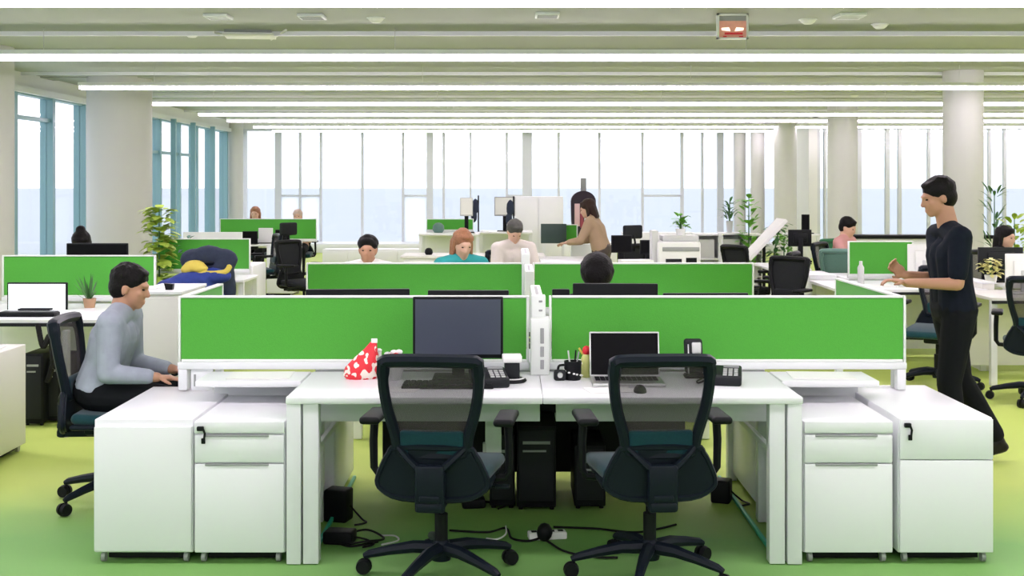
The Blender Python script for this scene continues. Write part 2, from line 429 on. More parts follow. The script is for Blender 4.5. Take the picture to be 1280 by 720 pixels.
# ------------------------------------------------------------------ office chair
def backy(x, z): return -.205 - max(0, z - .5) * .16 - .02 * math.cos(min(1, abs(x) / .22) * PI / 2)
def make_chair(label, seatm=tealfab, framem=blueblack, netm=netting, headrest=False, arms=True, group=None):
    t = thing('office_chair', label, 'office chair', group=group)
    bm = B(); lathe(bm, [(0, .075), (.04, .075), (.045, .10), (.036, .15), (.028, .16), (0, .16)], n=20)
    for k in range(5):
        a = PI / 2 + .3 + k * 2 * PI / 5; c, s = math.cos(a), math.sin(a)
        tube(bm, [(c * .02, s * .02, .125), (c * .12, s * .12, .125), (c * .22, s * .22, .108), (c * .31, s * .31, .088), (c * .335, s * .335, .078)], [.030, .027, .022, .018, .012], 8)
    base = link('base', bm, framem, t)
    for k in range(5):
        a = PI / 2 + .3 + k * 2 * PI / 5; c, s = math.cos(a), math.sin(a)
        bm = B(); cx, cy = c * .325, s * .325
        cyl(bm, (cx, cy, .04), (cx, cy, .09), .008, n=8)
        px_, py_ = -s, c
        for g in (-1, 1):
            cyl(bm, (cx + px_ * g * .006 + c*.01, cy + py_ * g * .006 + s*.01, .034), (cx + px_ * g * .026 + c*.01, cy + py_ * g * .026 + s*.01, .034), .0335, .029, n=16)
        link('caster', bm, black, base)
    bm = B(); cyl(bm, (0, 0, .14), (0, 0, .27), .028); cyl(bm, (0, 0, .25), (0, 0, .40), .016); link('gas_lift', bm, black, t)
    bm = B(); box(bm, -.09, .09, -.16, .12, .365, .425, .015); cyl(bm, (.08, .02, .39), (.26, .02, .385), .008, n=8); box(bm, .23, .29, .0, .04, .378, .392, .004); link('mechanism', bm, framem, t)
    # seat cushion: rounded, dished
    bm = B(); vs_ = box(bm, -.245, .245, -.19, .275, .445, .505, .028, 4)
    for v in vs_:
        if v.co.z > .47: v.co.z -= .012 * (1 - (v.co.x / .25) ** 2)
        if v.co.y > .15: v.co.z -= (v.co.y - .15) * .25
        v.co.x *= 1 - .10 * max(0, -v.co.y / .2)
    link('seat', bm, seatm, t)
    bm = B(); vs_ = box(bm, -.235, .235, -.19, .25, .42, .447, .012, 2); link('seat_pan', bm, framem, t)
    # backrest frame
    out = [(-.172, .955), (0, .960), (.172, .955), (.190, .94), (.194, .86), (.180, .76), (.150, .65), (.138, .585), (.11, .57), (0, .567), (-.11, .57), (-.138, .585), (-.150, .65), (-.180, .76), (-.194, .86), (-.190, .94)]
    sp_ = spline([(x, backy(x, z), z) for x, z in out], 4, True)
    bm = B(); tube(bm, sp_, [.028 if p.z > .9 else .023 for p in sp_], 8, True, 1.1); link('backrest_frame', bm, framem, t)
    bm = B(); rows = 12; cols = 12; g = []
    for i in range(rows + 1):
        z = .575 + (.955 - .575) * i / rows
        hw_ = .138 + (.180 - .138) * min(1, (z - .585) / .175) if z < .76 else .180 + .014 * min(1, (z - .76) / .1)
        hw_ = max(hw_, .13)
        row = []
        for j in range(cols + 1):
            x = -hw_ + 2 * hw_ * j / cols
            row.append(bm.verts.new((x, backy(x, z) + .004, z)))
        g.append(row)
    for i in range(rows):
        for j in range(cols): bm.faces.new((g[i][j], g[i][j + 1], g[i + 1][j + 1], g[i + 1][j]))
    link('backrest_netting', bm, netm, t)
    # lower shell behind the seat
    sh = [(-.135, .60), (.135, .60), (.175, .575), (.205, .52), (.225, .46), (.205, .425), (.12, .395), (-.12, .395), (-.205, .425), (-.225, .46), (-.205, .52), (-.175, .575)]
    f = lambda x, z: -.232 - .03 * math.cos(min(1, abs(x) / .25) * PI / 2)
    bm = B(); prism_xz(bm, [(p.x, p.z) for p in spline([(x, 0, z) for x, z in sh], 3, True)], f, .028); link('lower_shell', bm, framem, t, ang=50)
    bm = B(); tube(bm, [(p.x, f(p.x, p.z) + .006, p.z) for p in spline([(x, 0, z) for x, z in sh], 3, True)], .013, 6, True); link('shell_rim', bm, framem, t)
    bm = B(); vs_ = box(bm, -.135, .135, -.02, .02, -.055, .055, .018, 3)
    for v in vs_: v.co += Vector((0, -.225 - .01, .615))
    link('lumbar_pad', bm, seatm, t)
    bm = B(); box(bm, -.06, .06, -.305, -.262, .35, .54, .012, 2)
    for s in (-1, 1): tube(bm, [(s * .05, -.285, .525), (s * .09, -.275, .56), (s * .135, -.25, .60)], [.016, .014, .012], 6)
    link('spine', bm, framem, t)
    bm = B(); box(bm, -.055, .055, -.31, -.1, .352, .392, .01, 2); box(bm, -.04, .04, -.312, -.29, .395, .42, .004); link('tilt_bracket', bm, framem, t)
    if arms:
        for s in (-1, 1):
            bm = B(); tube(bm, [(s * .20, .0, .425), (s * .27, .0, .43), (s * .29, .0, .46), (s * .29, -.01, .58), (s * .285, -.01, .67)], [.016, .016, .017, .018, .018], 8)
            arm = link('armrest', bm, black, t)
            bm = B(); box(bm, s * .28 - .043, s * .28 + .043, -.15, .10, .668, .70, .014, 3); link('armrest_pad', bm, black, arm)
    if headrest:
        bm = B(); tube(bm, [(0, backy(0, .9) - .02, .90), (0, backy(0, 1.0) - .015, 1.0), (0, backy(0, 1.08) + .02, 1.08)], .012, 8); h = link('headrest_post', bm, framem, t)
        bm = B(); box(bm, -.14, .14, -.30, -.25, 1.04, 1.2, .024, 3); link('headrest', bm, blackfab, h)
    return t
G_FRONT = 'task chairs at the front desks'
ch1 = make_chair('black mesh back task chair at the front left desk, below the large monitor', group=G_FRONT)
ch1.location = (-.30, 5.09, 0); ch1.rotation_euler = (0, 0, -.10)
ch2 = dup(ch1, (.585, 5.10, 0), .07, 'black mesh back task chair at the front right desk, in front of the laptop', G_FRONT)
ch3 = make_chair('black mesh task chair carrying the seated person in the pale shirt', arms=False, group='side chairs'); ch3.location = (-2.06, 6.30, 0); ch3.rotation_euler = (0, 0, -PI / 2 + .05)

# ------------------------------------------------------------------ pedestals
def pedestal(label, x0, x1, y0, y1, h, kind='plain', key=False, m=white, z0=.045, cat='pedestal cabinet', group=None, rz=0):
    w_ = x1 - x0; d_ = y1 - y0
    t = thing('pedestal_cabinet', label, cat, ((x0 + x1) / 2, (y0 + y1) / 2, 0), rz, group)
    hx = w_ / 2; hy = d_ / 2
    bm = B(); box(bm, -hx, hx, -hy + .02, hy, z0, h, .006, 2)
    link('body', bm, m, t)
    if kind == 'drawers':
        lip = h - .055
        bm = B(); box(bm, -hx + .002, hx - .002, -hy, -hy + .02, lip + .004, h, .004); link('top_rail', bm, m, t)
        a = [(lip - .125, lip - .004), (z0 + .006, lip - .131)]
        for q, (za, zb) in enumerate(a):
            bm = B(); box(bm, -hx + .004, hx - .004, -hy, -hy + .02, za, zb, .004); dr = link('drawer', bm, m, t)
            bm = B(); box(bm, -hx + .05, hx - .07, -hy - .003, -hy + .01, zb - .008, zb + .002, .002); link('handle', bm, mgrey, dr)
    elif kind == 'split':
        for za, zb in [(z0 + .006, h - .185), (h - .181, h - .004)]:
            bm = B(); box(bm, -hx + .004, hx - .004, -hy, -hy + .02, za, zb, .004); link('drawer', bm, m, t)
    else:
        bm = B(); box(bm, -hx + .004, hx - .004, -hy, -hy + .02, z0 + .01, h - .03, .005); link('front_panel', bm, m, t)
    if key:
        kx = -hx + .03; kz = h - .03
        bm = B(); cyl(bm, (kx, -hy - .006, kz), (kx, -hy + .01, kz), .010, n=12); lk = link('lock', bm, black, t)
        bm = B(); box(bm, kx - .012, kx + .018, -hy - .022, -hy - .006, kz - .008, kz + .012, .004); tube(bm, [(kx + .014, -hy - .012, kz), (kx + .022, -hy - .012, kz - .02), (kx + .018, -hy - .012, kz - .05)], .005, 6); box(bm, kx + .006, kx + .024, -hy - .014, -hy - .008, kz - .065, kz - .04, .003)
        link('key', bm, black, lk)
    bm = B(); box(bm, -hx + .05, hx - .05, -hy + .06, hy - .05, .012, z0 + .002); link('plinth', bm, black, t)
    for sx in (-1, 1):
        for sy in (-1, 1):
            bm = B(); cyl(bm, (sx * (hx - .035) - .009, sy * (hy - .045), .022), (sx * (hx - .035) + .009, sy * (hy - .045), .022), .022, n=12); link('foot', bm, mgrey, t)
    return t
yp = 5.26
pedestal('tall white pedestal with plain front, outermost on the left by the seated person', X(116, yp), X(240, yp), yp, 6.14, .632, 'plain')
pedestal('white drawer pedestal with lock, left of the front left desk leg', X(242, yp), X(356, yp), yp, 5.92, .625, 'drawers', True)
pedestal('white drawer pedestal with grey handle strips, right of the front right desk leg', X(1005, yp), X(1117, yp), yp, 5.92, .625, 'drawers')
pedestal('white pedestal with black key in its lock, outermost on the right', X(1124, yp), X(1243, yp), yp, 6.14, .640, 'split', True)
# low shelves behind the two inner pedestals
for sx0, sx1, lb in [(-1.50, -1.0, 'left'), (1.28, 1.74, 'right')]:
    t = thing('side_shelf', 'low white shelf behind the %s inner drawer pedestal under the green screen' % lb, 'shelf', ((sx0 + sx1) / 2, 5.85, 0), 0)
    hx = (sx1 - sx0) / 2
    bm = B(); box(bm, -hx, hx, -.17, .12, .705, .735, .004); link('shelf_board', bm, white, t)
    bm = B(); box(bm, -hx + .03, hx - .03, .08, .11, .0, .705); link('back_panel', bm, wmetal, t)

# ------------------------------------------------------------------ bench A
XL, XM, XR = -.99, .135, 1.272
def desk(label, x0, x1, y0, y1, legs, group=None, z=.735, m=white, tray=True, nm='bench_desk'):
    t = thing(nm, label, 'desk', ((x0 + x1) / 2, (y0 + y1) / 2, 0), 0, group)
    ox, oy = (x0 + x1) / 2, (y0 + y1) / 2
    bm = B(); box(bm, x0 - ox + .001, x1 - ox - .001, y0 - oy, y1 - oy, z - .03, z, .004); link('desktop', bm, m, t)
    for (a, b, c, d) in legs:
        bm = B(); box(bm, a - ox, b - ox, c - oy, d - oy, 0.004, z - .03, .003); link('leg', bm, wmetal, t)
    if tray:
        bm = B(); box(bm, x0 - ox + .07, x1 - ox - .005, y0 - oy + .36, y0 - oy + .375, z - .175, z - .03); box(bm, x0 - ox + .07, x1 - ox - .005, y0 - oy + .375, y0 - oy + .52, z - .175, z - .165)
        link('cable_tray', bm, wmetal, t)
    return t
a0, a1 = 5.24, 5.97
dl = desk('white front bench desk, left half, holding the large monitor', XL, XM, a0, a1, [(XL + .004, -.924, a0 + .004, a0 + .07), (-.915, -.847, a0 + .01, a0 + .08), (XL + .01, -.93, a1 - .07, a1 - .01)], 'front bench desks')
drr = desk('white front bench desk, right half, holding the laptop', XM, XR, a0, a1, [(1.205, XR - .004, a0 + .004, a0 + .07), (1.127, 1.195, a0 + .01, a0 + .08), (1.21, XR - .01, a1 - .07, a1 - .01)], 'front bench desks')
for t, xx in ((dl, -.885), (drr, 1.165)):
    ox = t.location.x; oy = t.location.y
    bm = B(); box(bm, xx - ox - .012, xx - ox + .012, a0 - oy + .08, 6.35 - oy, .455, .485, .004); link('side_rail', bm, wmetal, t)
    bm = B(); box(bm, xx - ox - .008, xx - ox + .008, a0 - oy + .09, 6.75 - oy, .012, .03, .002); link('floor_rail', bm, tealg, t)
b0, b1 = 6.03, 6.80
desk('white desk facing the camera directly behind the left front screen', XL, XM, b0, b1, [(XL + .01, -.93, b1 - .07, b1 - .01), (XM - .1, XM - .04, b1 - .07, b1 - .01)], 'second row bench desks', tray=False)
desk('white desk facing the camera directly behind the right front screen', XM, XR, b0, b1, [(1.21, XR - .01, b1 - .07, b1 - .01), (XM + .04, XM + .1, b1 - .07, b1 - .01)], 'second row bench desks', tray=False)
pedestal('white pedestal under the second row desk, left end, seen beneath the desk', -1.30, -.90, 6.1, 6.82, .60, 'plain')
pedestal('white pedestal under the second row desk, right end, seen beneath the desk', 1.24, 1.64, 6.1, 6.82, .60, 'plain')

# ------------------------------------------------------------------ green screens
def screen(label, x0, x1, y, z0, z1, feet=True, fm=alu, rail=True, nm='desk_screen', group=None, footz=.60):
    t = thing(nm, label, 'screen', ((x0 + x1) / 2, y, z0), 0, group)
    hx = (x1 - x0) / 2; h = z1 - z0
    bm = B(); box(bm, -hx + .014, hx - .014, -.013, .013, .012, h - .012); link('fabric_panel', bm, gfab, t)
    bm = B(); box(bm, -hx, -hx + .012, -.018, .018, 0, h, .003); box(bm, hx - .012, hx, -.018, .018, 0, h, .003)
    box(bm, -hx + .016, hx - .016, -.018, .018, h - .010, h, .002); box(bm, -hx + .016, hx - .016, -.018, .018, 0, .014, .003)
    link('frame', bm, fm, t)
    if rail:
        bm = B(); box(bm, -hx, hx, -.03, .03, -.035, 0, .004); link('support_rail', bm, wmetal, t)
    return t
def screen_side(label, x, y0, y1, z0, z1, foot=None):
    t = thing('side_screen', label, 'screen', (x, (y0 + y1) / 2, z0))
    hy = (y1 - y0) / 2; h = z1 - z0
    bm = B(); box(bm, -.013, .013, -hy + .014, hy - .014, .012, h - .012); link('fabric_panel', bm, gfab, t)
    bm = B(); box(bm, -.018, .018, -hy, -hy + .016, 0, h, .003); box(bm, -.018, .018, hy - .016, hy, 0, h, .003)
    box(bm, -.018, .018, -hy + .016, hy - .016, h - .010, h, .002); box(bm, -.018, .018, -hy + .016, hy - .016, 0, .014, .003)
    link('frame', bm, alu, t)
    if foot is not None:
        bm = B(); box(bm, -.02, .02, -hy, -hy + .05, foot - z0, 0, .004); box(bm, -.02, .02, hy - .05, hy, -z0, 0, .004); link('foot', bm, wmetal, t)
    return t
s1 = screen('green fabric desk screen, front left, behind the large monitor', -1.665, .085, 6.0, .78, 1.11)
s2 = screen('green fabric desk screen, front right, behind the laptop', .185, 1.965, 6.0, .78, 1.11)
for t, xx in ((s1, -1.64), (s2, 1.94)):
    ox = t.location.x
    bm = B(); box(bm, xx - ox - .022, xx - ox + .022, -.028, .028, .642 - .78, -.035, .004); link('foot', bm, wmetal, t)
bm = B(); box(bm, -1.60 - s1.location.x, -1.49 - s1.location.x, -.02, .0, .64 - .78, -.035, .003); pl = link('bracket_plate', bm, wmetal, s1)
bm = B(); box(bm, -1.585 - s1.location.x, -1.575 - s1.location.x, -.023, -.018, .66 - .78, .72 - .78); link('slot', bm, mgrey, pl)
screen_side('green side screen running back from the left end of the front left screen', -1.64, 6.04, 6.75, .78, 1.11, .64)
screen_side('green side screen running back from the right end of the front right screen', 1.94, 6.04, 7.15, .78, 1.11, .64)
screen('green fabric desk screen in the second bench, left of the white posts', -1.468, .083, 8.57, .745 + .035, 1.11)
screen('green fabric desk screen in the second bench, right of the white posts', .148, 1.725, 8.57, .745 + .035, 1.11)
# slotted white posts at the bench centre
def post(label, x, y, w_, d_, z0, z1, slots):
    t = thing('power_post', label, 'post', (x, y, z0))
    bm = B(); box(bm, -w_ / 2, w_ / 2, -d_ / 2, d_ / 2, 0, z1 - z0, .006); link('column_body', bm, alu, t)
    for (za, zb) in slots:
        bm = B(); box(bm, -.009 + .01, .009 + .01, -d_ / 2 - .003, -d_ / 2 + .004, za, zb, .002); link('slot', bm, mgrey, t)
post('wide white slotted post between the two front desks', .137, 5.90, .092, .10, .735, 1.008, [(.03, .075), (.09, .14), (.155, .23)])
post('taller white post between the two front green screens', .132, 6.0, .07, .08, .735, 1.113, [(.30, .31), (.345, .355)])
def divider(label, x, y0, y1, z0, z1):
    t = thing('desk_divider', label, 'divider', (x, (y0 + y1) / 2, z0))
    hy = (y1 - y0) / 2
    bm = B(); box(bm, -.028, .028, -hy, hy, 0, z1 - z0, .006); link('board', bm, alu, t)
    bm = B(); box(bm, -.008, .008, -hy + .1, hy - .1, z1 - z0 - .002, z1 - z0 + .001)
    link('top_slot', bm, mgrey, t)
divider('white divider running back from the front posts', .13, 6.06, 6.76, .735, 1.10)
divider('white divider in the second bench, left and right halves apart', .115, 7.85, 8.55, .735, 1.10)
divider('white divider behind the second bench screens', .10, 8.6, 9.4, .735, 1.17)

# second bench (rows C, D)
G3 = 'second bench desks'
desk('white second bench desk, left, before the green screen', -1.05, .11, 7.82, 8.53, [(-1.04, -.98, 7.84, 7.9), (-1.04, -.98, 8.4, 8.46)], G3)
desk('white second bench desk, right, before the green screen', .11, 1.30, 7.82, 8.53, [(1.23, 1.29, 7.84, 7.9), (1.23, 1.29, 8.4, 8.46)], G3)
desk('white second bench desk, left, behind the green screen', -1.05, .10, 8.62, 9.4, [(-1.04, -.98, 8.64, 8.7), (-1.04, -.98, 9.3, 9.36)], G3, tray=False)
desk('white second bench desk, right, behind the green screen', .10, 1.30, 8.62, 9.4, [(1.23, 1.29, 8.64, 8.7), (1.23, 1.29, 9.3, 9.36)], G3, tray=False)

# ------------------------------------------------------------------ monitors
def monitor(label, px0, px1, pyt, pyb, d, scr=scr_off, back=False, base=True, hm=black, deskz=.735, rz=0, cat='monitor', group=None, neckm=None):
    """px/py give the panel's extent at distance d; back=True shows its back to the camera"""
    x0, x1, z1, z0 = X(px0, d), X(px1, d), Z(pyt, d), Z(pyb, d)
    hx = (x1 - x0) / 2; h = z1 - z0; zb = z0 - deskz
    t = thing('monitor', label, cat, ((x0 + x1) / 2, d, deskz), rz + (PI if back else 0), group)
    bm = B(); box(bm, -hx, hx, -.004, .022, zb, zb + h, .006); box(bm, -hx * .6, hx * .6, .02, .045, zb + h * .2, zb + h * .8, .01); link('housing', bm, hm, t)
    bm = B(); box(bm, -hx + .012, hx - .012, -.007, -.003, zb + .02, zb + h - .012); link('screen', bm, scr, t)
    if base:
        nm_ = neckm or black
        bm = B(); box(bm, -.03, .03, .03, .055, .012, zb + h * .5, .006); link('stand_neck', bm, nm_, t)
        bm = B(); box(bm, -.12, .12, -.07, .11, 0, .014, .006); link('stand_base', bm, nm_, t)
    return t
m1 = monitor('large grey blue switched off monitor on the front left desk', 516, 629, 371, 448, 5.74)
monitor('wide black monitor back behind the front left screen, first from the left', 383, 512, 361, 440, 6.52, back=True, rz=.08)
monitor('black monitor back behind the front left screen, right behind the grey monitor', 535, 636, 362.5, 440, 6.55, back=True)
monitor('black monitor back in front of the dark haired person behind the right screen', 716, 822, 354, 440, 6.5, back=True, rz=-.06)
monitor('low black monitor back behind the front right screen, right of the person', 828, 935, 366, 440, 6.45, back=True, rz=.03)
monitor('thin black screen edge between the white posts and the second row person', 690, 712, 361, 400, 6.6, back=True)

# ------------------------------------------------------------------ desk top items
DZ = .735
def laptop(label, x, y, z, w_, h, rz=0, tilt=.18, scr=scr_blk, body=silver):
    t = thing('laptop', label, 'laptop', (x, y, z), rz)
    bm = B(); box(bm, -w_ / 2, w_ / 2, -.22, .0, 0, .018, .006); bs = link('keyboard_base', bm, body, t)
    bm = B()
    for r in range(5):
        for c in range(12):
            k0 = -w_ / 2 + .02 + c * (w_ - .04) / 12; box(bm, k0, k0 + (w_ - .04) / 12 - .003, -.03 - r * .022 - .018, -.03 - r * .022, .018, .0205)
    link('keys', bm, black, bs)
    M = Matrix.Translation((0, .0, .012)) @ Matrix.Rotation(-tilt, 4, 'X')
    bm = B(); box(bm, -w_ / 2, w_ / 2, -.003, .008, 0, h, .004, M=M); ld = link('lid', bm, body, t)
    bm = B(); box(bm, -w_ / 2 + .007, w_ / 2 - .007, -.0055, -.002, .012, h - .007, M=M); link('screen', bm, scr, ld)
    return t
laptop('open silver laptop with black screen on the front right desk', X(781, 5.72), 5.72, DZ, .335, .215)

t = thing('snack_bag', 'crumpled red and white snack bag standing on the front left desk', 'bag', (X(451, 5.75), 5.75, DZ), .15)
bm = B(); n = 20; prof = [(0, .062, .032), (.015, .072, .036), (.05, .068, .032), (.09, .05, .022), (.125, .028, .012), (.152, .016, .003)]
sh_ = [0, 0, .008, .026, .044, .056]; rings = []
for i, (z, rx, ry) in enumerate(prof):
    rings.append([bm.verts.new((math.cos(2 * PI * j / n) * rx * (1 + .10 * math.sin(j * 5 + i)) + sh_[i], math.sin(2 * PI * j / n) * ry * (1 + .15 * math.sin(j * 3.3 + i * 2)), z)) for j in range(n)])
for a, b in zip(rings, rings[1:]):
    for j in range(n): bm.faces.new((a[j], a[(j + 1) % n], b[(j + 1) % n], b[j]))
bm.faces.new(rings[0][::-1]); bm.faces.new(rings[-1])
bagm = bpy.data.materials.new('red and white foil'); bagm.use_nodes = True
nt = bagm.node_tree; b_ = nt.nodes['Principled BSDF']; b_.inputs['Roughness'].default_value = .35
tc = nt.nodes.new('ShaderNodeTexCoord'); wv = nt.nodes.new('ShaderNodeTexNoise'); wv.inputs['Scale'].default_value = 32; wv.inputs['Detail'].default_value = 1
r_ = nt.nodes.new('ShaderNodeValToRGB'); r_.color_ramp.interpolation = 'CONSTANT'; r_.color_ramp.elements[0].color = (.72, .02, .035, 1); r_.color_ramp.elements[1].position = .54; r_.color_ramp.elements[1].color = (.85, .78, .68, 1)
nt.links.new(tc.outputs['Object'], wv.inputs['Vector']); nt.links.new(wv.outputs['Fac'], r_.inputs[0]); nt.links.new(r_.outputs[0], b_.inputs['Base Color'])
link('foil_pouch', bm, bagm, t)
bm = B(); box(bm, .045, .072, -.006, .006, .148, .166, .002); link('crimped_top', bm, paper, t); t.scale = (1.1, 1.1, 1.15)
bm = B(); cyl(bm, (.065, .02, 0), (.068, .02, .125), .012, n=8); ball(bm, (.068, .02, .13), (.014, .014, .01)); o = link('paper_roll', bm, paper, None); o.location = (X(452, 5.75) + .012, 5.77, DZ); tag(o, 'upright pale paper tube right of the red snack bag', 'tube')

# candy bowl
t = thing('candy_bowl', 'small glass bowl of red and white sweets left of the monitor', 'bowl', (X(492, 5.72), 5.72, DZ))
bm = B(); lathe(bm, [(0, 0), (.035, 0), (.045, .04), (.062, .10), (.058, .10), (.04, .042), (0, .03)], n=20); link('bowl_shell', bm, lgrey, t)
for k, (cx, cy, cz, m_) in enumerate([(-.035, -.01, .055, paper), (-.012, -.02, .062, red), (.014, -.02, .066, red), (.038, -.01, .058, paper), (0, .02, .075, paper), (.025, .012, .078, paper), (-.03, .02, .066, lgrey), (.05, .012, .052, navy)]):
    o_bm = B(); ball(o_bm, (0, 0, 0), (.018, .014, .012)); o = link('sweet', o_bm, m_)
    o.location = (X(492, 5.72) + cx, 5.72 + cy, DZ + cz + .053)
    nmz = {'white paper': 'white', 'red print': 'red', 'light grey plastic': 'grey', 'navy cloth': 'dark blue'}[m_.name]
    tag(o, '%s wrapped sweet in the small bowl left of the monitor%s' % (nmz, '' if nmz in ('grey', 'dark blue') else ''), 'sweet', 'wrapped %s sweets' % nmz)

def keyed_phone(label, x, y, rz=0):
    t = thing('desk_phone', label, 'telephone', (x, y, DZ), rz)
    bm = B(); vs_ = box(bm, -.085, .085, -.09, .09, 0, .045, .01)
    for v in vs_:
        if v.co.z > .02: v.co.z += (v.co.y + .09) * .16
    link('phone_body', bm, dgrey, t)
    bm = B()
    for r in range(4):
        for c in range(3): box(bm, .0 + c * .025, .018 + c * .025, -.075 + r * .028, -.057 + r * .028, .044 + r * .004, .052 + r * .0045)
    link('buttons', bm, lgrey, t)
    bm = B(); box(bm, .0, .072, .045, .08, .064, .074, .002); link('display', bm, mgrey, t)
    bm = B(); tube(bm, spline([(-.055, -.085, .055), (-.055, -.05, .075), (-.055, 0, .082), (-.055, .05, .09), (-.055, .085, .08)], 4), [.022, .021, .02, .017, .015, .015, .014, .013, .013, .013, .014, .015, .017, .02, .021, .022, .022], 10); link('handset', bm, black, t)
    bm = B(); tube(bm, spline([(-.08, -.06, .02), (-.11, -.09, .012), (-.12, -.03, .01), (-.10, .05, .01)], 5), .004, 6); link('cord', bm, cable, t)
keyed_phone('dark desk telephone right of the front left chair', X(611, 5.56), 5.56, .15)
keyed_phone('black and silver desk telephone at the right of the laptop', X(905, 5.6), 5.62, -.2)

t = thing('speaker_cube', 'black box with a white lid beside the white post', 'box', (X(640, 5.62), 5.66, DZ), .05)
bm = B(); lathe(bm, [(0, 0), (.062, 0), (.07, .006), (.066, .014), (0, .016)], n=24); link('round_tray', bm, black, t)
bm = B(); lathe(bm, [(.05, .015), (.06, .0165), (.06, .02), (.05, .02)], n=24); link('tray_rim', bm, paper, t)
bm = B(); box(bm, -.035, .035, -.035, .035, .016, .095, .005); link('box_body', bm, dgrey, t)
bm = B(); box(bm, -.045, .045, -.045, .045, .095, .128, .005); link('lid', bm, paper, t)

t = thing('pen_mug', 'black mug with a white pattern and pens right of the white post', 'mug', (X(716, 5.72), 5.72, DZ))
bm = B(); lathe(bm, [(0, 0), (.036, 0), (.04, .01), (.042, .09), (.036, .09), (.034, .012), (0, .01)], n=24); link('mug_body', bm, black, t)
bm = B()
for k in range(14):
    a = k * 2.4; r = .0425; ball(bm, (math.cos(a) * r, math.sin(a) * r, .02 + (k * .037) % .06), (.007, .007, .005), sub=1)
link('white_dots', bm, paper, t)
bm = B(); tube(bm, spline([(-.04, 0, .07), (-.066, 0, .065), (-.068, 0, .035), (-.04, 0, .025)], 4), .006, 8); link('handle', bm, black, t)
for k, (a, b, m_) in enumerate([(-.015, .02, lgrey), (.012, .03, black), (.02, -.01, mgrey)]):
    bm = B(); cyl(bm, (a * .4, b * .4, .015), (a * 1.4, b * 1.4, .135), .004, n=8); o = link('pen', bm, m_); o.location = (X(716, 5.72), 5.72, DZ)
    tag(o, ['light grey', 'black', 'mid grey'][k] + ' pen standing in the patterned mug on the front right desk', 'pen')
t = thing('camera', 'small dark rounded gadget left of the patterned mug', 'gadget', (X(700, 5.70), 5.70, DZ))
bm = B(); box(bm, -.03, .03, -.02, .02, 0, .05, .012, 3); link('gadget_body', bm, dgrey, t)
bm = B(); cyl(bm, (0, -.019, .028), (0, -.032, .028), .014, .012); link('lens', bm, silver, t)

t = thing('drink_bottle', 'slim pale bottle with a red cap beside the laptop', 'bottle', (X(733, 5.80), 5.80, DZ))
bm = B(); lathe(bm, [(0, 0), (.022, 0), (.026, .01), (.026, .09), (.020, .105), (.016, .11), (0, .11)], n=20); link('bottle_body', bm, mat('lime drink', (.62, .66, .22), .3, noise=.1), t)
bm = B(); ball(bm, (0, 0, .128), (.021, .021, .024)); link('cap', bm, red, t)
bm = B(); tube(bm, [(.01, 0, .14), (.018, 0, .155)], .004, 6); tube(bm, [(-.018, 0, .11), (-.036, 0, .14)], .005, 6); link('tab', bm, yellow, t)

t = thing('desk_charger', 'upright black and silver handset standing in its cradle behind the right chair', 'handset', (X(868, 5.78), 5.78, DZ))
bm = B(); box(bm, -.05, .055, -.035, .035, 0, .02, .008); link('cradle', bm, black, t)
bm = B(); vs_ = box(bm, -.045, .045, -.016, .016, .02, .185, .015, 3); 
for v in vs_: v.co.x += (v.co.z) * -.02; v.co.y += v.co.z * .15
link('handset_body', bm, dgrey, t)
bm = B(); vs_ = box(bm, -.012, .034, -.02, -.010, .115, .17, .008, 3)
for v in vs_: v.co.y += v.co.z * .15
link('display', bm, lgrey, t)
bm = B(); vs_ = box(bm, -.032, -.026, -.02, -.01, .02, .16, .002)
for v in vs_: v.co.y += v.co.z * .15
link('silver_edge', bm, silver, t)

def sheets(label, x, y, z, w_, d_, rz, n=1, nm='paper_sheet'):
    bm = B()
    vs_ = box(bm, -w_ / 2, w_ / 2, -d_ / 2, d_ / 2, 0, .0015 * n)
    o = link(nm, bm, paper); o.location = (x, y, z + .001); o.rotation_euler = (0, 0, rz); tag(o, label, 'paper'); return o
sheets('white sheet of paper on the left shelf under the green screen', -1.22, 5.83, .735, .30, .21, .05, 3)
sheets('white sheet of paper on the right shelf under the green screen', 1.50, 5.83, .735, .30, .21, -.06, 3)
sheets('loose paper left of the laptop on the front right desk', X(760, 5.5), 5.42, DZ, .21, .15, .2)
sheets('folded paper seen through the front left chair back', X(495, 5.45), 5.44, DZ, .21, .14, -.2)
t = thing('keyboard', 'black keyboard on the front left desk behind the chair', 'keyboard', (X(560, 5.5), 5.52, DZ))
bm = B(); box(bm, -.21, .21, -.07, .07, 0, .016, .005); link('keyboard_body', bm, black, t)
bm = B()
for r in range(5):
    for c in range(15): box(bm, -.2 + c * .027, -.178 + c * .027, -.06 + r * .024, -.04 + r * .024, .016, .022)
link('keys', bm, dgrey, t)
t = thing('computer_mouse', 'black mouse behind the front right chair', 'mouse', (X(800, 5.38), 5.38, DZ))
bm = B(); ball(bm, (0, 0, .0), (.03, .05, .034)); 
for v in bm.verts: v.co.z = max(0, v.co.z)
link('mouse_body', bm, black, t)

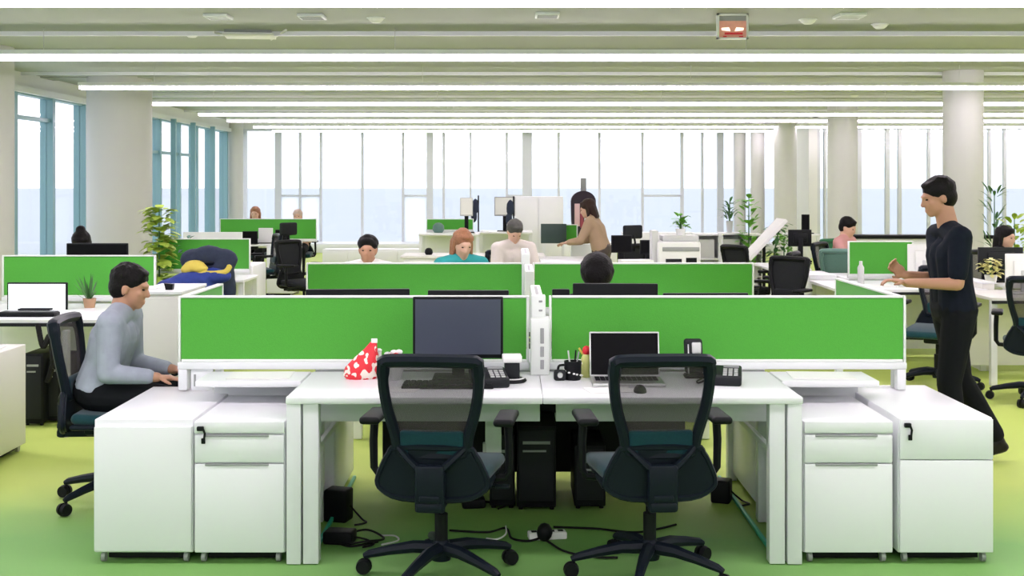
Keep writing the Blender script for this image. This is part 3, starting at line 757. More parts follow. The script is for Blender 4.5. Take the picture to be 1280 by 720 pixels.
# ------------------------------------------------------------------ under the front desks
def tower(label, x, y, w_, d_, h, m=black):
    t = thing('computer_tower', label, 'computer', (x, y, 0))
    bm = B(); box(bm, -w_ / 2, w_ / 2, -d_ / 2, d_ / 2, .015, h, .008); link('case', bm, m, t)
    bm = B(); box(bm, -w_ / 2 + .012, w_ / 2 - .012, -d_ / 2 - .006, -d_ / 2, .05, h - .02, .003); fp = link('front_panel', bm, dgrey, t)
    bm = B(); box(bm, -w_ / 2 + .03, w_ / 2 - .03, -d_ / 2 - .009, -d_ / 2 - .005, h - .09, h - .075); box(bm, -w_ / 2 + .03, w_ / 2 - .05, -d_ / 2 - .009, -d_ / 2 - .005, h - .13, h - .12); link('drive_slots', bm, mgrey, fp)
    bm = B()
    for sx in (-1, 1):
        for sy in (-1, 1): cyl(bm, (sx * (w_ / 2 - .02), sy * (d_ / 2 - .03), 0), (sx * (w_ / 2 - .02), sy * (d_ / 2 - .03), .016), .012, n=10)
    link('rubber_feet', bm, black, t)
tower('black computer tower under the desks, nearest the middle', .125, 6.34, .20, .42, .43)
tower('small black computer tower under the desks, left of the middle', -.05, 6.36, .13, .40, .38)
tower('black computer tower under the desks with pale top, right of the middle', .40, 6.35, .16, .4, .33)
t = thing('cable_duct', 'pale green grey vertical cable duct hanging below the left desk', 'cable duct', (X(617, 6.0), 5.93, .34))
bm = B(); box(bm, -.04, .04, -.015, .015, 0, .36, .006); link('duct', bm, wmetal, t)
bm = B(); box(bm, -.052, -.035, -.02, .02, 0, .05, .004); link('clip', bm, lgrey, t)

t = thing('light_blocking_board', 'added dark board blocking light behind the computer towers under the second row desks', 'board', (.12, 6.59, 0))  # added board, keeps light from behind out of the space under the desks
bm = B(); box(bm, -.83, .83, -.012, .012, .09, .66, .004); link('board', bm, dgrey, t)
for q in (-.7, .7):
    bm = B(); box(bm, q - .03, q + .03, -.03, .03, 0, .09, .004); link('foot', bm, black, t)
def cord(label, pts, r=.0055, m=cable, nm='loose_cable'):
    bm = B(); tube(bm, spline(pts, 8), r, 6); o = link(nm, bm, m); tag(o, label, 'cable'); return o
cord('black cable looping on the carpet under the left end of the desks', [(-.86, 5.75, .008), (-.78, 5.55, .008), (-.66, 5.5, .03), (-.60, 5.62, .008), (-.70, 5.72, .02), (-.82, 5.6, .008), (-.74, 5.5, .008), (-.62, 5.56, .01)])
cord('black cable from the power strip to the right chair base', [(.16, 5.58, .01), (.24, 5.42, .008), (.36, 5.34, .008), (.47, 5.33, .008)])
cord('black cable between the front chairs running to the power strip', [(-.30, 5.75, .008), (-.12, 5.72, .008), (-.03, 5.78, .01), (.0, 5.62, .008), (.08, 5.58, .008), (.14, 5.6, .02)])
cord('black cable behind the power strip under the desks', [(.2, 5.8, .01), (.4, 5.78, .008), (.6, 5.72, .008), (.8, 5.85, .008)])
cord('thin white lead left of the power strip', [(-.12, 5.62, .008), (-.07, 5.6, .01), (-.03, 5.68, .01), (-.03, 5.78, .02)], .004, paper)
cord('pale wire hook beside the looping black cable', [(-.62, 5.66, .01), (-.55, 5.62, .02), (-.53, 5.58, .01), (-.6, 5.52, .008)], .004, lgrey)
t = thing('power_strip', 'white power strip with a black plug on the carpet between the front chairs', 'power strip', (.165, 5.64, 0), .15)
bm = B(); box(bm, -.09, .09, -.03, .03, .002, .036, .006); link('strip_body', bm, paper, t)
bm = B()
for k in range(4): box(bm, -.075 + k * .042, -.05 + k * .042, -.012, .012, .034, .038)
link('sockets', bm, black, t)
bm = B(); ball(bm, (-.02, -.045, .045), (.038, .034, .044)); link('plug', bm, black, t)
def clutter(label, x, y, sx, sy, sz):
    t = thing('charger_brick', label, 'power adapter', (x, y, 0), random.uniform(-.4, .4))
    bm = B(); box(bm, -sx, sx, -sy, sy, 0.001, sz, .012, 3); link('brick', bm, black, t)
    bm = B(); tube(bm, spline([(sx, 0, sz / 2), (sx + .05, .03, .01), (sx + .1, -.03, .01), (sx + .06, -.08, .008)], 5), .005, 6); link('lead', bm, cable, t)
clutter('large black power adapter beside the looping cable, left end of the desks', -.80, 5.58, .07, .05, .06)
clutter('black power adapter behind the left desk legs', -.86, 5.95, .06, .05, .16)
clutter('black adapter on the floor by the left computer tower', -.2, 6.2, .06, .05, .05)
clutter('black adapter on the floor inside the right desk legs', 1.10, 6.3, .05, .05, .12)

# ------------------------------------------------------------------ generic background furniture
def bdesk(label, x0, x1, y0, y1, z=.735, panel=None, group=None, m=white, edge=False, nm='desk'):
    t = thing(nm, label, 'desk', ((x0 + x1) / 2, (y0 + y1) / 2, 0), 0, group)
    hx, hy = (x1 - x0) / 2, (y1 - y0) / 2
    bm = B(); box(bm, -hx, hx, -hy, hy, z - .028, z, .004); link('desktop', bm, m, t)
    if edge:
        bm = B(); box(bm, -hx + .002, hx - .002, -hy - .004, -hy + .01, z - .05, z - .026); link('dark_edge', bm, dgrey, t)
    for sx in (-1, 1):
        for sy in (-1, 1):
            bm = B(); box(bm, sx * (hx - .03) - .025, sx * (hx - .03) + .025, sy * (hy - .05) - .025, sy * (hy - .05) + .025, .003, z - .028); link('leg', bm, wmetal, t)
    if panel:
        bm = B(); box(bm, -hx + .05, hx - .05, hy - .09, hy - .07, panel, z - .03); link('modesty_panel', bm, m, t)
    return t

# ---- left near cluster
bdesk('white desk with the lit white monitor at the left edge', X(-60, 8.6), -2.45, 8.3, 9.42, edge=True, panel=.35)
screen('green desk screen at the left behind the seated person', -4.03, -2.82, 9.5, .78, 1.11)
bdesk('white desk behind the left green screen', -4.1, -2.82, 9.56, 10.4, panel=.3)
monitor('lit white monitor on the desk at the left edge', 9, 84, 353, 392, 8.95, scr=scr_lit)
t = thing('keyboard', 'black keyboard in front of the lit monitor at the left edge', 'keyboard', (X(40, 8.55), 8.5, DZ))
bm = B(); box(bm, -.2, .2, -.06, .06, 0, .03, .01); link('keyboard_body', bm, black, t)
bm = B(); box(bm, -.19, .19, -.05, .05, .03, .034); link('keys', bm, dgrey, t)
# nearest left pedestal, edge of frame
pedestal('cream cabinet cut off by the left edge of the picture', -3.62, -3.05, 6.75, 7.53, .665, 'plain', m=cream)
sheets('papers on the cream cabinet at the left edge', -3.2, 7.25, .665, .21, .3, .2, 6)
sheets('magazine on the cream cabinet at the left edge, near the back', -3.17, 7.42, .68, .2, .14, -.3, 4) if False else None
t = thing('storage_cabinet', 'tall off white cabinet right of the seated person, behind the green screen', 'cabinet', ((X(166, 7.2) + X(226, 7.2)) / 2, 7.5, 0))
hx = (X(226, 7.2) - X(166, 7.2)) / 2
bm = B(); box(bm, -hx, hx, -.28, .28, .04, 1.005, .006); link('body', bm, cream, t)
bm = B(); box(bm, -hx + .02, hx - .02, -.295, -.28, .06, .985, .004); dd_ = link('door', bm, cream, t)
bm = B(); box(bm, -hx - .004, hx + .004, -.30, .30, 1.005, 1.025, .004); link('top', bm, white, t)
bm = B(); cyl(bm, (hx - .03, -.30, .55), (hx - .03, -.32, .55), .03); link('handle', bm, black, dd_)
bm = B(); box(bm, -hx + .03, hx - .03, -.26, .26, 0, .04); link('plinth', bm, black, t)
t = thing('desk_organizer', 'small dark triangular stand on the tall white cabinet', 'organiser', (X(211, 7.3), 7.32, 1.025))
bm = B(); prism_xz(bm, [(-.02, 0), (.02, 0), (.025, .035), (-.03, .04)], lambda x, z: -.02, .04); link('organizer_body', bm, black, t)
sheets('papers on the tall white cabinet beside the seated person', X(185, 7.4), 7.45, 1.025, .13, .2, .1, 3)
# dark under desk items left
tower('black computer tower under the desk, left of the seated person', X(58, 8.4), 8.6, .2, .42, .45)
tower('second black computer tower under the left desk, against the cream cabinet', X(42, 8.3), 8.5, .14, .42, .5)
cord('tangled black cables hanging under the left desk', [(X(40, 8.2), 8.3, .7), (X(48, 8.2), 8.28, .55), (X(56, 8.2), 8.3, .62), (X(60, 8.2), 8.3, .4), (X(64, 8.2), 8.3, .5), (X(52, 8.2), 8.3, .3)], .02)
bm = B(); box(bm, X(78, 7.9), X(84, 7.9), 7.9, 7.96, .002, .705); o = link('desk_support_leg', bm, wmetal); tag(o, 'thin white upright leg left of the seated person', 'leg')
bm = B(); box(bm, X(78, 7.9) - .06, X(84, 7.9) + .02, 7.88, 8.0, .0, .0)if False else None

def leafplant(label, x, y, z, h, r, n, lm, potr=.0, poth=0, ll=.12, lw=.03, up=.4, stem=True, lean=0, nm='potted_plant', potm=paper, seed=1):
    rnd = random.Random(seed)
    t = thing(nm, label, 'plant', (x, y, z))
    if potr:
        bm = B(); lathe(bm, [(0, 0), (potr * .75, 0), (potr, poth), (potr * .9, poth), (potr * .85, poth * .85), (0, poth * .85)], n=20); pt = link('pot', bm, potm, t)
        bm = B(); lathe(bm, [(0, poth * .9), (potr * .88, poth * .9)], n=16); link('soil', bm, soil, pt)
    bm = B()
    zs = poth * .8
    if stem: tube(bm, [(0, 0, zs), (lean * h * .3, 0, zs + (h - zs) * .35), (lean * h * .7, .0, zs + (h - zs) * .7), (lean * h, 0, h * .92)], [.012, .01, .008, .005], 6); link('stem', bm, leafd, t)
    else: bm.free()
    bm = B()
    for k in range(n):
        a = rnd.uniform(0, 2 * PI); f_ = rnd.uniform(.15, 1) if stem else 0
        bz = zs + (h - zs) * f_ * .92; base = Vector((lean * bz, 0, bz))
        le = ll * rnd.uniform(.7, 1.2); tilt = up + rnd.uniform(-.5, .5)
        rad = r * rnd.uniform(.2, 1) * (1 - .3 * f_) if stem else rnd.uniform(0, potr * .5)
        d = Vector((math.cos(a), math.sin(a), 0)); s = Vector((-d.y, d.x, 0))
        p0 = base + d * rad; prev = None
        for q in range(5):
            u = q / 4
            c = p0 + d * (le * u * math.cos(tilt)) + Vector((0, 0, le * (u * math.sin(tilt) - .35 * u * u * (1 if stem else .3))))
            ww = lw * (math.sin(PI * min(.98, u * .9 + .08)) + .02)
            cur = (bm.verts.new(c - s * ww), bm.verts.new(c + s * ww))
            if prev: bm.faces.new((prev[0], prev[1], cur[1], cur[0]))
            prev = cur
    link('foliage', bm, lm, t)
    return t
leafplant('small spiky plant in a brown pot before the left green screen', X(112, 9.1), 9.1, DZ, .16, .0, 16, leafd, .05, .07, .2, .008, 1.1, stem=False, potm=mat('clay pot', (.45, .28, .16), .7), seed=3)
leafplant('tall yellow green potted plant by the left column', X(199, 12.3), 12.3, 0, 1.56, .14, 300, leafy, .15, .28, .13, .048, .3, seed=5)
leafplant('low pale leafed plant on the desk beside the yellow green plant', X(213, 12), 12.6, DZ, .4, .1, 60, sage, .05, .07, .1, .02, .4, seed=15)

# ---- left middle cluster
bdesk('white desk in front of the jacket draped chair, left middle', X(200, 11.6), X(300, 11.6), 11.75, 12.45, edge=False, panel=.3)
screen('green desk screen behind the draped jackets', X(196, 12.5), X(313, 12.5), 12.5, .78, 1.11)
chj = dup(ch3, (X(262, 11.2), 11.2, 0), .25, 'black office chair draped with jackets, left middle'); chj['group'] = 'left middle chairs'
def drape(label, x, y, z, pts, m, nm='jacket'):
    """cloth lump: union of soft ellipsoids, one remeshed surface"""
    bm = B()
    for c, r in pts: ball(bm, c, r)
    o = remeshed(nm, bm, m, .02, 3); o.location = (x, y, z); tag(o, label, 'clothing'); return o
def remeshed(name, bm, m, voxel, it=2, parent=None):
    me = bpy.data.meshes.new(name); bmesh.ops.recalc_face_normals(bm, faces=bm.faces[:]); bm.to_mesh(me); bm.free()
    o = bpy.data.objects.new(name, me); COL.objects.link(o)
    md = o.modifiers.new('r', 'REMESH'); md.mode = 'VOXEL'; md.voxel_size = voxel; md.use_smooth_shade = True
    if it: 
        s = o.modifiers.new('s', 'SMOOTH'); s.iterations = it; s.factor = .5
    dg = bpy.context.evaluated_depsgraph_get(); dg.update()
    me2 = bpy.data.meshes.new_from_object(o.evaluated_get(dg)); o.modifiers.clear(); o.data = me2; me2.name = name
    me2.materials.clear()
    me2.materials.append(m)
    for p in me2.polygons: p.use_smooth = True; p.material_index = 0
    bpy.data.meshes.remove(me)
    if parent: o.parent = parent
    return o
jx, jy = X(262, 11.0), 10.98
drape('dark navy jacket hung over the chair back, left middle', jx, jy, 0, [((-.14, 0, .98), (.13, .09, .11)), ((.13, 0, .98), (.14, .09, .11)), ((0, -.02, 1.02), (.16, .09, .10)), ((-.1, -.04, .85), (.15, .09, .14)), ((.13, -.04, .84), (.12, .09, .16)), ((.2, -.03, .72), (.06, .06, .15))], navy)
drape('royal blue coat slung across the chair below the navy jacket', jx - .06, jy - .1, 0, [((.12, 0, .84), (.18, .1, .08)), ((-.06, -.02, .80), (.2, .12, .09)), ((-.24, -.04, .74), (.15, .12, .09)), ((-.02, -.04, .66), (.24, .12, .12)), ((.12, 0, .6), (.13, .1, .14)), ((-.1, -.03, .52), (.16, .09, .12))], royal, 'coat')
drape('yellow and white bag tucked between the jackets', jx - .10, jy - .12, 0, [((0, 0, .94), (.10, .06, .05)), ((.05, -.02, .91), (.09, .05, .04)), ((-.07, 0, .90), (.06, .05, .05))], yellow, 'yellow_bag')
bm = B(); tube(bm, spline([(-.08, -.03, .875), (.04, -.05, .87), (.16, -.03, .88), (.2, 0, .94)], 5), [.025] * 15 + [.012], 8); o = link('yellow_scarf', bm, yellow); o.location = (jx + .02, jy - .11, 0); tag(o, 'thin yellow scarf lying across the blue coat', 'scarf')
pedestal('white pedestal in the left middle, beside the blue coat', X(277, 13), X(316, 13), 13.0, 13.7, .79, 'plain', m=white)
divider_x = thing('low_partition', 'low white partition behind the left middle green screen', 'partition', (X(266, 15.5), 15.5, 0))
bm = B(); box(bm, -.38, .38, -.02, .02, .02, 1.06, .004); link('board', bm, white, divider_x)
bm = B(); box(bm, -.39, .39, -.05, .05, 0, .03, .004); link('base_rail', bm, wmetal, divider_x)
pedestal('desk high white cabinet in the left background, right of the black chair', X(333, 17.9), X(366, 17.9), 17.9, 18.6, .757, 'plain')
bdesk('white desk in the left background under the small monitors', X(275, 19), X(366, 19), 18.8, 19.9)
screen('green desk screen furthest back on the left', X(275, 20), X(396, 20), 20.0, .76, 1.11)
monitor('black monitor in the left background before the far green screen', 303, 322, 289, 312, 18.9, scr=scr_blk)
monitor('white backed monitor in the left background beside the black one', 323, 341, 285, 310, 19.2, hm=paper, scr=paper)
monitor('black and white monitor on the desk high white cabinet', 344, 362, 287, 304, 18.3, scr=scr_blk, deskz=.757)
chb1 = dup(ch1, (X(322, 16.8), 16.8, 0), 2.0, 'small black chair left of the desk high white cabinet'); chb1['group'] = 'left background chairs'
chh = make_chair('tall black office chair with headrest in the left background', seatm=blackfab, framem=black, headrest=True, netm=blackfab)
chh.location = (X(380, 14.8), 14.8, 0); chh.rotation_euler = (0, 0, -2.2)
monitor('black monitor behind the left green screen, before the person with a bun', 83, 160, 304, 350, 10.0, back=False, scr=scr_blk)

# ---- centre background
bdesk('long white desk row behind the second bench', X(430, 11.4), X(625, 11.4), 11.0, 11.9, panel=.1)
bdesk('long white desk row right of the centre, behind the second bench', X(676, 11.4), X(886, 11.4), 11.0, 11.9, panel=.1)
t = thing('low_counter', 'white low counter in the centre background', 'counter', (X(600, 14.5), 14.5, 0))
bm = B(); box(bm, -.9, .75, -.3, .3, .04, .80, .006); link('body', bm, white, t)
bm = B(); box(bm, -.93, .78, -.33, .33, .80, .83, .005); link('top', bm, cream, t)
bm = B(); box(bm, -.85, .7, -.27, .27, 0, .04); link('plinth', bm, dgrey, t)
screen('green desk screen in the far centre left', X(533, 18.5), X(592, 18.5), 18.5, .97, 1.15)
bdesk('white table in the far centre under the small green screen', X(525, 18), X(600, 18), 17.7, 18.45, z=.95, panel=.1)
screen('small green panel beside the dark board in the centre background', X(706, 15.5), X(722, 15.5), 15.5, .90, 1.16, rail=False)
t = thing('dark_board', 'dark green board standing in the centre background', 'board', ((X(676, 15.4) + X(708, 15.4)) / 2, 15.4, 0))
bm = B(); hx = (X(708, 15.4) - X(676, 15.4)) / 2; box(bm, -hx, hx, -.02, .02, .92, 1.17, .005); link('panel', bm, mat('dark green board face', (.03, .06, .05), .6), t)
bm = B(); box(bm, -hx + .03, -hx + .06, -.02, .02, 0, .92); box(bm, hx - .06, hx - .03, -.02, .02, 0, .92); link('stand', bm, wmetal, t)
def kiosk(label, x, y):
    t = thing('display_stand', label, 'display stand', (x, y, 0))
    bm = B(); box(bm, -.17, .17, -.15, .15, 0, .88, .01); link('plinth', bm, white, t)
    bm = B()
    for q in range(14):
        a = PI * q / 13; 
    out = [(-.13, .9), (.13, .9), (.16, 1.2), (.165, 1.42)] + [(.165 * math.cos(a), 1.45 + .14 * math.sin(a)) for a in [PI * k / 12 for k in range(13)]] + [(-.165, 1.42), (-.16, 1.2)]
    prism_xz(bm, out, lambda x_, z_: -.07, .14); link('arched_body', bm, mat('dark plum shell', (.04, .03, .04), .5), t)
    bm = B(); box(bm, -.12, -.05, -.082, -.07, 1.12, 1.42, .003); link('pink_strip', bm, mat('pale pink', (.75, .5, .5), .6), t)
    bm = B(); box(bm, .01, .075, -.082, -.07, 1.1, 1.42, .003); link('white_strip', bm, paper, t)
    bm = B(); box(bm, -.045, .0, -.082, -.07, 1.1, 1.36, .003); link('red_strip', bm, mat('dull red', (.35, .06, .08), .6), t)
    bm = B(); box(bm, -.035, .04, -.03, .03, 1.58, 1.76, .006); link('top_bracket', bm, mgrey, t)
kiosk('dark arched display stand with pink and white stripes, centre background', X(729, 16), 16.0)
bdesk('white desk right of centre with black chairs behind', X(752, 13), X(840, 13), 12.6, 13.4, panel=.1)
monitor('black monitor on the desk right of centre', 764, 790, 294, 316, 12.9, scr=scr_blk)
monitor('second black monitor on the desk right of centre', 800, 822, 300, 318, 12.9, scr=scr_blk)
chk = make_chair('low black office chair with visible base, right of the second bench', seatm=blackfab, framem=black, netm=blackfab); chb2 = dup(chh, (X(772, 14.2), 14.2, 0), .6, 'black high back chair behind the desk right of centre'); chb2['group'] = 'centre background chairs'
t = thing('office_printer', 'white box shaped printer with grey top behind the second bench right screen', 'printer', (X(848, 11.3), 11.4, .735))
bm = B(); box(bm, -.20, .20, -.18, .18, 0, .40, .02, 3); link('body', bm, paper, t)
bm = B(); box(bm, -.16, .185, -.19, -.178, .31, .35, .004); link('paper_slot', bm, mgrey, t)
bm = B(); box(bm, -.15, .19, -.13, .15, .40, .455, .012); link('scanner_lid', bm, lgrey, t)
bm = B(); box(bm, .06, .16, -.186, -.178, .20, .25); link('control_strip', bm, black, t)
bm = B(); box(bm, -.13, .02, -.186, -.178, .04, .24); link('dark_window', bm, dgrey, t)
leafplant('small green plant on the white printer', X(853, 11.3), 11.42, 1.19, .20, .05, 44, leafg, .05, .06, .09, .02, .5, seed=8)
bm = B(); box(bm, 0, .06, 0, .2, 0, .50, .006); o = link('desk_tower_box', bm, lgrey); o.location = (X(815, 11.3), 11.3, .735); tag(o, 'narrow grey upright box left of the white printer', 'box')
bdesk('white desk below the dark green board, centre background', X(676, 13.6), X(738, 13.6), 13.5, 14.6, z=.80, panel=.1)
sheets('stack of white papers right of centre behind the second bench', X(796, 11.2), 11.3, .735, .3, .22, .1, 150)
for px_, py_, lb, m_ in [(543, 268, 'dark green rounded bag on the far centre green screen table', sage), (575, 262, 'black desk lamp shape on the far centre table', black)]:
    pass
def small_round(label, px_, d, z, r, m_, nm, cat):
    bm = B(); lathe(bm, [(0, 0), (r * .7, 0), (r, r * .5), (r * .9, r * 1.2), (r * .5, r * 1.6), (0, r * 1.7)], n=16); o = link(nm, bm, m_); o.location = (X(px_, d), d, z); tag(o, label, cat)
small_round('dark green rounded vase on the far centre table', 548, 18.1, .95, .09, sage, 'round_vase', 'vase')
small_round('small black round jar on the low centre counter', 536, 14.4, .83, .05, black, 'round_jar', 'jar')
monitor('white monitor on the far centre table, left', 575, 591, 247, 270, 18.0, hm=lgrey, scr=paper, deskz=.95)
monitor('grey framed monitor on the far centre table, right', 618, 644, 246, 270, 18.6, hm=mgrey, scr=paper, deskz=.95)
bdesk('white table in the far centre beneath the grey framed monitor', X(600, 18.9), X(665, 18.9), 18.3, 19.1, z=.95, panel=.1)
t = thing('tall_cabinet', 'pale tall cabinet in front of the far centre glazing', 'cabinet', (X(675, 20), 20.0, 0))
bm = B(); box(bm, -.42, .38, -.2, .2, .03, 1.48, .005); link('body', bm, white, t)
for s in (-1, 1):
    bm = B(); box(bm, -.21 + s * .19 - .0, -.02 + s * .19 + .19 - .19 + .16, -.215, -.2, .06, 1.45, .003); link('door', bm, white, t)
for px_, d, lb in [(590, 19.5, 'dark coat hung on a stand in the far centre'), (634, 18.0, 'second dark bag beside the far centre monitor')]:
    t = thing('coat_stand', lb, 'coat stand', (X(px_ + 8, d), d, 0))
    bm = B(); cyl(bm, (0, 0, .02), (0, 0, 1.5), .012, n=8); link('pole', bm, black, t)
    bm = B(); lathe(bm, [(0, 0), (.16, 0), (.16, .015), (0, .03)], n=16); link('base', bm, black, t)
    bm = B(); ball(bm, (-.05, 0, 1.32), (.06, .05, .13)); ball(bm, (-.07, 0, 1.16), (.05, .05, .1)); link('hung_cloth', bm, navy, t)

def longcab(label, px0, px1, d, h, n):
    x0, x1 = X(px0, d), X(px1, d); hx = (x1 - x0) / 2
    t = thing('low_cabinet', label, 'cabinet', ((x0 + x1) / 2, d, 0))
    bm = B(); box(bm, -hx, hx, -.2, .25, .05, h, .005); link('body', bm, white, t)
    for k in range(n):
        bm = B(); a = -hx + .01 + k * (2 * hx - .02) / n; box(bm, a + .004, a + (2 * hx - .02) / n - .004, -.215, -.2, .07, h - .03, .003); link('door', bm, white, t)
    bm = B(); box(bm, -hx + .05, hx - .05, -.15, .2, 0, .05); link('plinth', bm, dgrey, t)
longcab('long low white cabinet before the far glazing, left of centre', 405, 530, 23.5, .42, 4)
longcab('long white cabinet right of the brown haired person', 778, 868, 20.5, .86, 4)
longcab('white cabinet under the far glazing, right of centre', 690, 770, 23.5, .55, 3)
# ---- right of centre background: shelves, plants, chairs
def shelf_unit(label, px0, px1, d, h, n, m=white):
    x0, x1 = X(px0, d), X(px1, d); hx = (x1 - x0) / 2
    t = thing('shelf_unit', label, 'shelves', ((x0 + x1) / 2, d, 0))
    bm = B(); box(bm, -hx, -hx + .02, -.2, .2, 0, h); box(bm, hx - .02, hx, -.2, .2, 0, h); box(bm, -hx + .02, hx - .02, .18, .2, 0, h); box(bm, -hx, hx, -.2, .2, h, h + .025); link('carcass', bm, m, t)
    for k in range(n):
        z = h * (k + .5) / n - .1; bm = B(); box(bm, -hx + .022, hx - .022, -.19, .17, z, z + .02); link('shelf', bm, m, t)
        bm = B(); box(bm, -hx + .03, hx * .6, -.16, .1, z + .02, z + .02 + h / n * .55, .004); link('folder_block', bm, lgrey, t)
shelf_unit('white shelf unit right of centre with grey folders', 866, 897, 17.0, .96, 2)
shelf_unit('white shelf unit with blue grey folders under the vase plant', 899, 928, 16.8, .98, 3)
shelf_unit('open shelf unit behind the slanted plant', 929, 950, 16.9, .96, 3, cream)
leafplant('dark leafed plant in a white vase on the shelf unit', X(912, 16.8), 16.8, 1.005, .46, .08, 40, leafd, .05, .16, .16, .02, .8, seed=9, potm=lgrey)
leafplant('bright green leafy plant rising above the shelves', X(936, 16.5), 16.5, 0, 1.62, .12, 90, leafg, .14, .3, .16, .04, .6, seed=10)
leafplant('dark green drooping plant right of the bright green plant', X(961, 15.9), 15.9, 0, 1.25, .14, 120, leafd, .14, .3, .12, .03, .0, lean=.12, seed=11)
leafplant('round fresh green plant behind the black chair, right', X(980, 16.2), 16.2, 0, 1.08, .1, 120, leafg, .13, .3, .12, .035, .4, seed=12)
# desk island right
bdesk('white desk with dark edge among the chairs, right of centre', X(962, 13.4), X(1012, 13.4), 13.3, 14.4, edge=True)
t = thing('drafting_board', 'slanted white board leaning right of the shelf units', 'board', (X(955, 14.8), 14.8, 0))
bm = B(); M = Matrix.Rotation(.75, 4, 'Y'); M.translation = Vector((0, 0, 1.0)); box(bm, -.02, .02, -.25, .25, -.33, .33, .004, M=M); link('panel', bm, paper, t)
bm = B(); cyl(bm, (.0, 0, .02), (0, 0, 1.0), .02, n=8); box(bm, -.2, .2, -.2, .2, 0, .02); link('stand', bm, black, t)
GB = 'right background chairs'
k1 = dup(chk, (X(958, 12.5), 12.5, 0), 1.1, 'black office chair left of the cluttered desk, right of centre', GB)
k2 = make_chair('dark green office chair behind the cluttered desk, right', seatm=green_fill, framem=green_fill, netm=green_fill, group=GB); k2.location = (X(1028, 15.6), 15.6, 0); k2.rotation_euler = (0, 0, .3)
k3 = make_chair('grey green office chair in front of the person at the right desks', seatm=sage, framem=sage, netm=sage, group=GB); k3.location = (X(1051, 13.12), 13.12, 0); k3.rotation_euler = (0, 0, -.3)
k4 = chk; k4.location = (X(968, 11.3), 11.3, 0); k4.rotation_euler = (0, 0, 2.4); k4['group'] = GB
k7 = dup(chk, (X(940, 13.9), 13.9, 0), -1.0, 'black office chair beside the shelf units, right of centre', GB)
monitor('black monitor back on the cluttered desk right of centre', 985, 1014, 287, 308, 14.2, scr=scr_blk, back=True)
monitor('thin dark monitor by the white wall panel, far right of centre', 1002, 1012, 268, 290, 19, scr=scr_blk, deskz=.9)
bdesk('small white table under the thin dark monitor', X(985, 19), X(1020, 19), 18.7, 19.4, z=.9)
pedestal('white desk high cabinet behind the right side screen', X(1012, 11.8), X(1047, 11.8), 11.8, 12.4, .78, 'plain')
bdesk('white desk behind the right side screen', X(1047, 10.7), X(1224, 10.9), 10.7, 11.72, edge=True, panel=.08)
screen('green desk screen right, behind the standing person', X(1060, 11.8), X(1141, 11.8), 11.8, .78, 1.115)
monitor('white backed monitor beside the right green screen', 1134, 1176, 305, 345, 11.5, hm=paper, scr=paper, back=True, neckm=lgrey)
bdesk('white desk on the far side of the right green screen', X(1060, 11.9), X(1200, 11.9), 11.88, 12.7, panel=.1)
bdesk('white desk with dark edge at the right edge of the picture', X(1240, 9.9), X(1400, 9.9), 9.9, 10.65, edge=True, panel=.08, m=cream)
t = thing('end_panel', 'tall cream end panel between the two right desks', 'panel', (X(1233, 10.8), 11.05, 0))
bm = B(); box(bm, -.055, .055, -.3, .3, 0, .78, .004); link('board', bm, cream, t)
bm = B(); box(bm, -.06, .06, -.31, .31, .78, .795, .003); link('cap', bm, white, t)
monitor('white backed monitor at the right edge of the picture', 1256, 1300, 317, 358, 10.3, hm=paper, scr=paper, back=True, neckm=lgrey)
bdesk('white desk before the person with long dark hair, right', X(1215, 11.9), X(1330, 11.9), 11.1, 11.75, panel=.3)
monitor('dark grey monitor in front of the person with long dark hair', 1222, 1278, 309, 340, 11.55, hm=dgrey, scr=scr_blk, back=True)
leafplant('yellow flowering plant on the desk right of the standing person', X(1236, 11.4), 11.35, DZ, .24, .1, 70, mat('pale yellow petals', (.72, .70, .30), .6, noise=.3), .06, .08, .08, .02, .4, seed=21)
G5 = 'right foreground chairs'
k5 = dup(ch1, (X(1172, 9.9), 9.9, 0), 2.6, 'black office chair directly behind the standing person', G5)
k6 = dup(ch1, (X(1296, 9.2), 9.2, 0), -.4, 'black office chair cut off by the right edge of the picture', G5)
t = thing('window_counter', 'long counter with black top below the right windows', 'counter', ((X(1062, 21) + X(1236, 21)) / 2, 21.0, 0))
hx = (X(1236, 21) - X(1062, 21)) / 2
bm = B(); box(bm, -hx, hx, -.2, .2, 0, .74, .004); link('body', bm, white, t)
bm = B(); box(bm, -hx - .02, hx + .02, -.24, .24, .74, .80, .004); link('top', bm, black, t)
leafplant('white flowering plant beside the near right column', X(1243, 15.5), 15.5, 0, 1.72, .14, 60, leafd, .16, .34, .22, .02, .9, seed=22)
leafplant('green yellow leafy plant at the right edge behind the dark haired person', X(1268, 14), 14.0, 0, 1.38, .2, 120, leafy, .16, .34, .15, .03, .5, seed=23)
t = thing('white_cup', 'white cup with black opening on the desk by the standing person', 'cup', (X(1129, 11), 11.0, DZ))
bm = B(); lathe(bm, [(0, 0), (.04, 0), (.05, .02), (.055, .13), (.045, .13), (.04, .02), (0, .015)], n=20); link('cup_body', bm, paper, t)
bm = B(); lathe(bm, [(0, .125), (.044, .126)], n=16); link('drink', bm, black, t)
sheets('papers on the desk left of the standing person', X(1095, 11), 11.0, DZ, .3, .22, .2, 4)
bm = B(); lathe(bm, [(0, 0), (.03, 0), (.03, .16), (.015, .19), (.015, .22), (0, .22)], n=16); o = link('water_bottle', bm, lgrey); o.location = (X(1076, 11.2), 11.2, DZ); tag(o, 'slim pale bottle on the desk before the right green screen', 'bottle')
